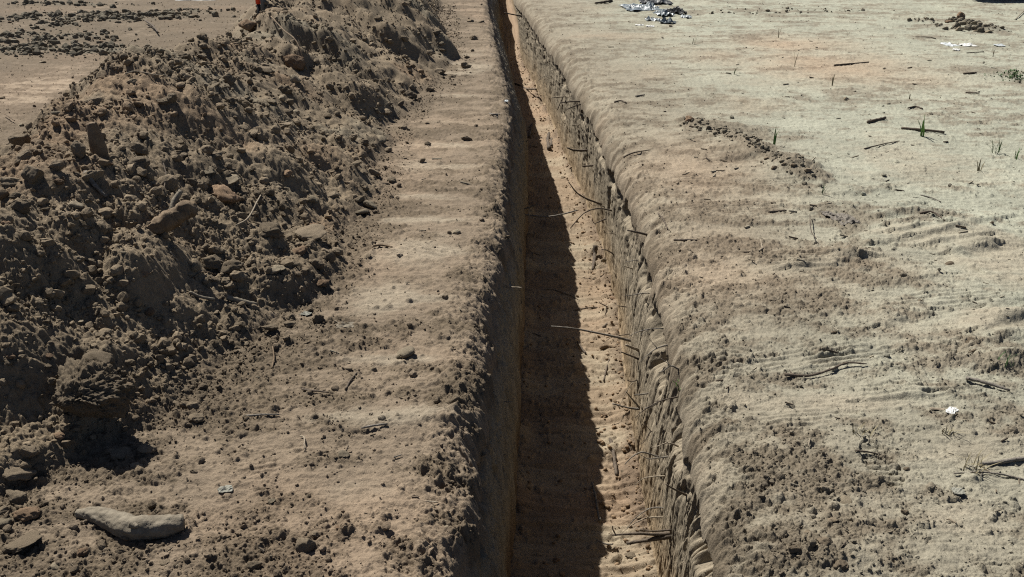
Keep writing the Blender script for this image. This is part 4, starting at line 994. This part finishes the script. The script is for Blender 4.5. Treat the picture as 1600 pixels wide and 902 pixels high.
# leafy weed clump at the right edge
g = hit([1583], [122])[0]; g[2] = top_z(g[0], g[1])[0]; s = pix_scale(g); rr = random.Random(3); ps = []
for i in range(230):
    a = rr.uniform(0, 6.28); R_ = abs(rr.gauss(0, 17)) / s; cpt = np.array([math.cos(a) * R_, math.sin(a) * R_ * 1.2, rr.uniform(.0, 15) / s * math.exp(-R_ * s / 26)])
    d1 = np.array([rr.gauss(0, 1), rr.gauss(0, 1), rr.gauss(.2, .5)]); d1 /= np.linalg.norm(d1); d2 = np.cross(d1, [rr.gauss(0, 1), rr.gauss(0, 1), rr.gauss(0, 1)]); d2 /= np.linalg.norm(d2)
    l = rr.uniform(2, 4.5) / s; w_ = l * .4
    ps.append(([cpt, cpt + d1 * l * .5 + d2 * w_, cpt + d1 * l, cpt + d1 * l * .5 - d2 * w_], [(0, 1, 2, 3)]))
wc = add('weed_clump', mesh_any('weed_clump', *join(ps), M_WEED)); wc.location = g
tag(wc, 'low leafy green weed clump at the right edge of the field', 'weed', GW)

# ----------------------------------------------------------------- litter
def crumple(px, py, wpx, dpx, hpx, mat, name, label, cat, seed, rot=0, group=None, n=14, thick=.002):
    g = hit([px], [py])[0]; g[2] = top_z(g[0], g[1])[0]; s = pix_scale(g)
    u, v = np.meshgrid(np.linspace(-.5, .5, n), np.linspace(-.5, .5, n))
    rag = 1 + .25 * perlin(u * 5 + seed, v * 5, seed)
    X_ = u * wpx / s * rag; Y_ = v * dpx * rag
    H_ = np.abs(perlin(u * 3.1 + seed, v * 3.1, seed + 1)) * 1.6 + np.abs(perlin(u * 7, v * 7 + seed, seed + 2)) * .7
    Z_ = H_ * hpx / s * (1 - .6 * (np.maximum(abs(u), abs(v)) * 2) ** 3) + .004
    c, s_ = math.cos(rot), math.sin(rot)
    Vt = np.stack([X_ * c - Y_ * s_, X_ * s_ + Y_ * c, Z_], -1).reshape(-1, 3)
    Ft = grid_faces(n, n); m = len(Vt)
    Vb = Vt - np.array([0, 0, thick])
    edge = []
    for i in range(n - 1):
        for (a, b) in [(i, i + 1), ((n - 1) * n + i + 1, (n - 1) * n + i), (i * n + n, i * n), ((i + 1) * n - 1, (i + 2) * n - 1)]:
            edge.append((b, a, a + m, b + m))
    Fa = np.concatenate([Ft, Ft[:, ::-1] + m, np.array(edge)])
    o = add(name, fast_mesh(name, np.concatenate([Vt, Vb]), Fa, mat, None, False)); o.location = g
    return tag(o, label, cat, group)
GP = 'crumpled plastic debris beside the far trench'
crumple(1000, 14, 52, .55, 5, M_PLAST, 'plastic_sheet', 'large crumpled blue-grey plastic sheet beside the far trench', 'plastic sheet', 3, .1, GP, 26)
crumple(1016, 14, 14, .25, 9, M_PLASTL, 'plastic_sheet', 'pale grey folded corner standing up from the crumpled plastic', 'plastic sheet', 6, .4, GP)
crumple(1020, 33, 22, .16, 6, M_PLASTL, 'plastic_sheet', 'rolled pale grey strip at the front of the debris', 'plastic strip', 8, .1, GP)
crumple(1043, 37, 24, .12, 6, M_PLAST, 'plastic_sheet', 'curved grey strip at the right front of the debris', 'plastic strip', 12, -.2, GP)
crumple(1055, 22, 16, .3, 9, M_BLACKP, 'plastic_sheet', 'black crumpled plastic standing at the right end of the debris', 'plastic sheet', 14, .7, GP)
crumple(1036, 24, 22, .3, 6, M_PLAST, 'plastic_sheet', 'dark grey wrinkled plastic in the middle of the debris', 'plastic sheet', 15, .3, GP, 18)
crumple(1022, 4, 46, .5, 4, M_BLACKP, 'plastic_sheet', 'dark flat plastic behind the crumpled sheet', 'plastic sheet', 16, 0, GP, 18)
crumple(999, 40, 13, .07, 1.2, M_PAPER, 'white_scrap', 'short straight white scrap left of the curved strip', 'scrap', 18, -.1, GP, 8)
crumple(1016, 42, 12, .08, 1.2, M_PAPER, 'white_scrap', 'ragged white scrap right of the short straight one', 'scrap', 19, -.2, GP, 8)
crumple(1072, 28, 16, .15, 3, M_PLASTL, 'plastic_sheet', 'small pale scrap right of the black crumpled plastic', 'plastic scrap', 20, -.3, GP)
GC = 'pale scraps on the ground'
crumple(1486, 646, 22, .028, 3, M_PAPER, 'paper_scrap', 'bright white folded paper scrap on the right bank', 'paper scrap', 31, .7, GC, 8)
crumple(1464, 641, 22, .012, 1.5, M_PALEW, 'bark_strip', 'pale splinter beside the bright white paper scrap', 'splinter', 32, -.1, GC, 6)
crumple(1513, 72, 22, .14, 2.5, M_PAPER, 'paper_scrap', 'largest of the white scraps on the far right ground', 'paper scrap', 33, .1, GC, 8)
crumple(1494, 79, 10, .1, 2, M_PAPER, 'paper_scrap', 'small white scrap below left of the largest far one', 'paper scrap', 34, -.5, GC, 6)
crumple(1483, 71, 14, .2, 3, M_PLASTL, 'paper_scrap', 'greyish scrap left of the largest far white one', 'paper scrap', 35, .3, GC, 8)
crumple(1561, 72, 14, .12, 1.4, M_PLASTL, 'paper_scrap', 'pale scrap near the right edge level with the far white ones', 'paper scrap', 36, 0, GC, 6)
crumple(1318, 345, 34, .14, 5, M_GREYW, 'bark_strip', 'blue-grey flaky debris on the right bank', 'bark debris', 37, .2, GC, 14)
crumple(1292, 337, 18, .06, 3, M_GREYW, 'bark_strip', 'small blue-grey flake left of the flaky debris', 'bark debris', 38, .2, GC, 8)
crumple(353, 768, 22, .030, 3, M_LEAF, 'dry_leaf', 'pale dry leaf on the crumbly foreground strip', 'leaf', 39, .3, GC, 8)
crumple(478, 492, 14, .035, 3, M_LEAF, 'dry_leaf', 'pale dry leaf beside the upright clod at the heap foot', 'leaf', 40, -.4, GC, 8)
crumple(791, 161, 6, .05, 1.0, M_PLASTL, 'paper_scrap', 'tiny white scrap on the left bank far along the trench', 'paper scrap', 41, 0, GC, 6)
crumple(1495, 712 + 63, 18, .03, 2, M_LEAF, 'dry_leaf', 'faint pale leaf in the smooth ground at lower right', 'leaf', 44, 0, GC, 8)
crumple(540, 510, 26, .05, 3, M_DUSTW, 'bark_strip', 'flat grey bark piece on the strip right of the pale leaf', 'bark piece', 42, .1, GC, 8)
crumple(312, -1, 60, .40, 1.0, M_PAPER, 'white_sheet', 'bright white sheet on the flat ground at the top edge', 'white sheet', 43, 0, GC, 10)

# ----------------------------------------------------------------- marker posts on the heap crest
def box(sx, sy, z0, z1, taper=1.0, bev=.004):
    bm = bmesh.new(); bmesh.ops.create_cube(bm, size=1)
    for v in bm.verts:
        t = v.co.z + .5; k_ = 1 + (taper - 1) * t
        v.co = Vector((v.co.x * sx * k_, v.co.y * sy * k_, z0 + (z1 - z0) * t))
    bmesh.ops.bevel(bm, geom=bm.edges[:], offset=bev, segments=2, affect='EDGES')
    bm.verts.index_update(); V = [v.co[:] for v in bm.verts]; F = [[v.index for v in f_.verts] for f_ in bm.faces]; bm.free()
    return V, F
def stand(px, py): 
    g_ = hit([px], [py])[0]; return g_, pix_scale(g_)
g, s = stand(405.5, 22)
post = bpy.data.objects.new('marker_post', None); COL.objects.link(post); post.location = g
tag(post, 'black stake with an orange painted top on the heap crest at the top edge', 'marker post', 'posts on the heap crest')
add('stake_shaft', mesh_any('stake_shaft', *box(6 / s, 5 / s, -.15, 15 / s), M_BLACKP), post)
add('painted_top', mesh_any('painted_top', *box(7 / s, 6 / s, 15 / s, .42), M_ORANGE), post)
g, s = stand(413.5, 22)
o = add('marker_post', mesh_any('marker_post', *box(8 / s, 6 / s, -.15, .50, .95), M_GREYP)); o.location = g
tag(o, 'broad grey post standing right beside the orange-topped stake', 'marker post', 'posts on the heap crest')
for (px_, py_, w, lab) in [(423.5, 12, 2.6, 'thin dark rod left of its twin on the heap crest'), (430, 8, 2.2, 'thinnest dark rod, farthest right of the crest posts')]:
    g, s = stand(px_, py_)
    o = add('marker_rod', mesh_any('marker_rod', *tube_data([(0, 0, -.1), (.004, 0, .2), (0, 0, .5)], [w / 2 / s, w / 2 / s], 10, .02, 4), M_RUST)); o.location = g
    tag(o, lab, 'rod', 'posts on the heap crest')

# ----------------------------------------------------------------- trailer whose shade darkens the far right corner
tr_ = bpy.data.objects.new('flatbed_trailer', None); COL.objects.link(tr_); tr_.location = (9.6, 14.55, 0); tr_.rotation_euler = (0, 0, -.05)
tag(tr_, 'dark low flatbed trailer throwing black shade into the far right corner', 'trailer')
def boxat(cx_, cy_, z0, z1, sx, sy, bev=.01):
    V, F = box(sx, sy, z0, z1, 1, bev); return [(v[0] + cx_, v[1] + cy_, v[2]) for v in V], F
add('deck', mesh_any('deck', *boxat(0, 0, .42, .56, 6.0, 2.1), M_RUST), tr_)
add('side_skirt', mesh_any('side_skirt', *boxat(0, -1.0, .20, .42, 5.9, .06), M_BLACKP), tr_)
add('tow_bar', mesh_any('tow_bar', *boxat(3.5, 0, .40, .50, 1.4, .12), M_RUST), tr_)
def wheel_mesh(r, w):
    prof = [(r * .55, -w / 2), (r * .93, -w / 2), (r, -w * .32), (r, w * .32), (r * .93, w / 2), (r * .55, w / 2)]
    V = []; F = []; n_ = 28
    for i in range(n_):
        a = 2 * math.pi * i / n_
        for (q, yy_) in prof: V.append((q * math.cos(a), yy_, q * math.sin(a)))
    m_ = len(prof)
    for i in range(n_):
        for j in range(m_):
            F.append((i * m_ + j, i * m_ + (j + 1) % m_, ((i + 1) % n_) * m_ + (j + 1) % m_, ((i + 1) % n_) * m_ + j))
    return V, F
WM = mesh_any('wheel', *wheel_mesh(.32, .2), M_RUBBER)
for (wx_, wy_) in [(-.5, -.8), (.5, -.8), (-.5, .8), (.5, .8)]:
    w = add('wheel', WM, tr_); w.location = (wx_, wy_, .32)
    hv = add('rim', mesh_any('rim', *tube_data([(0, -.07, 0), (0, 0, 0), (0, .07, 0)], [.175, .175], 20, 0, 1), M_GREYP), w)

# ----------------------------------------------------------------- light
SUN = Vector((-.51, .62, 1.0)).normalized()
sd = bpy.data.lights.new('sun', 'SUN'); sd.energy = 5.0; sd.angle = math.radians(.5); sd.color = (1, .965, .89)
so = bpy.data.objects.new('sun', sd); COL.objects.link(so)
so.rotation_euler = SUN.to_track_quat('Z', 'Y').to_euler(); so.location = (-5, 6, 10)
w = bpy.data.worlds.new('World'); scene.world = w; w.use_nodes = True
nt = w.node_tree; bg = nt.nodes['Background']
sk = nt.nodes.new('ShaderNodeTexSky'); sk.sky_type = 'NISHITA'; sk.sun_disc = False
sk.sun_elevation = math.asin(SUN.z); sk.sun_rotation = math.atan2(SUN.x, SUN.y)
sk.air_density = .5; sk.dust_density = .7; sk.ozone_density = .3
nt.links.new(sk.outputs[0], bg.inputs[0]); bg.inputs[1].default_value = .05

scene.view_settings.view_transform = 'Standard'
scene.view_settings.look = 'None'
scene.view_settings.exposure = 0.88
scene.view_settings.gamma = 1
scene.cycles.use_denoising = False
scene.cycles.filter_width = 1.15
scene.cycles.max_bounces = 5
scene.cycles.diffuse_bounces = 3
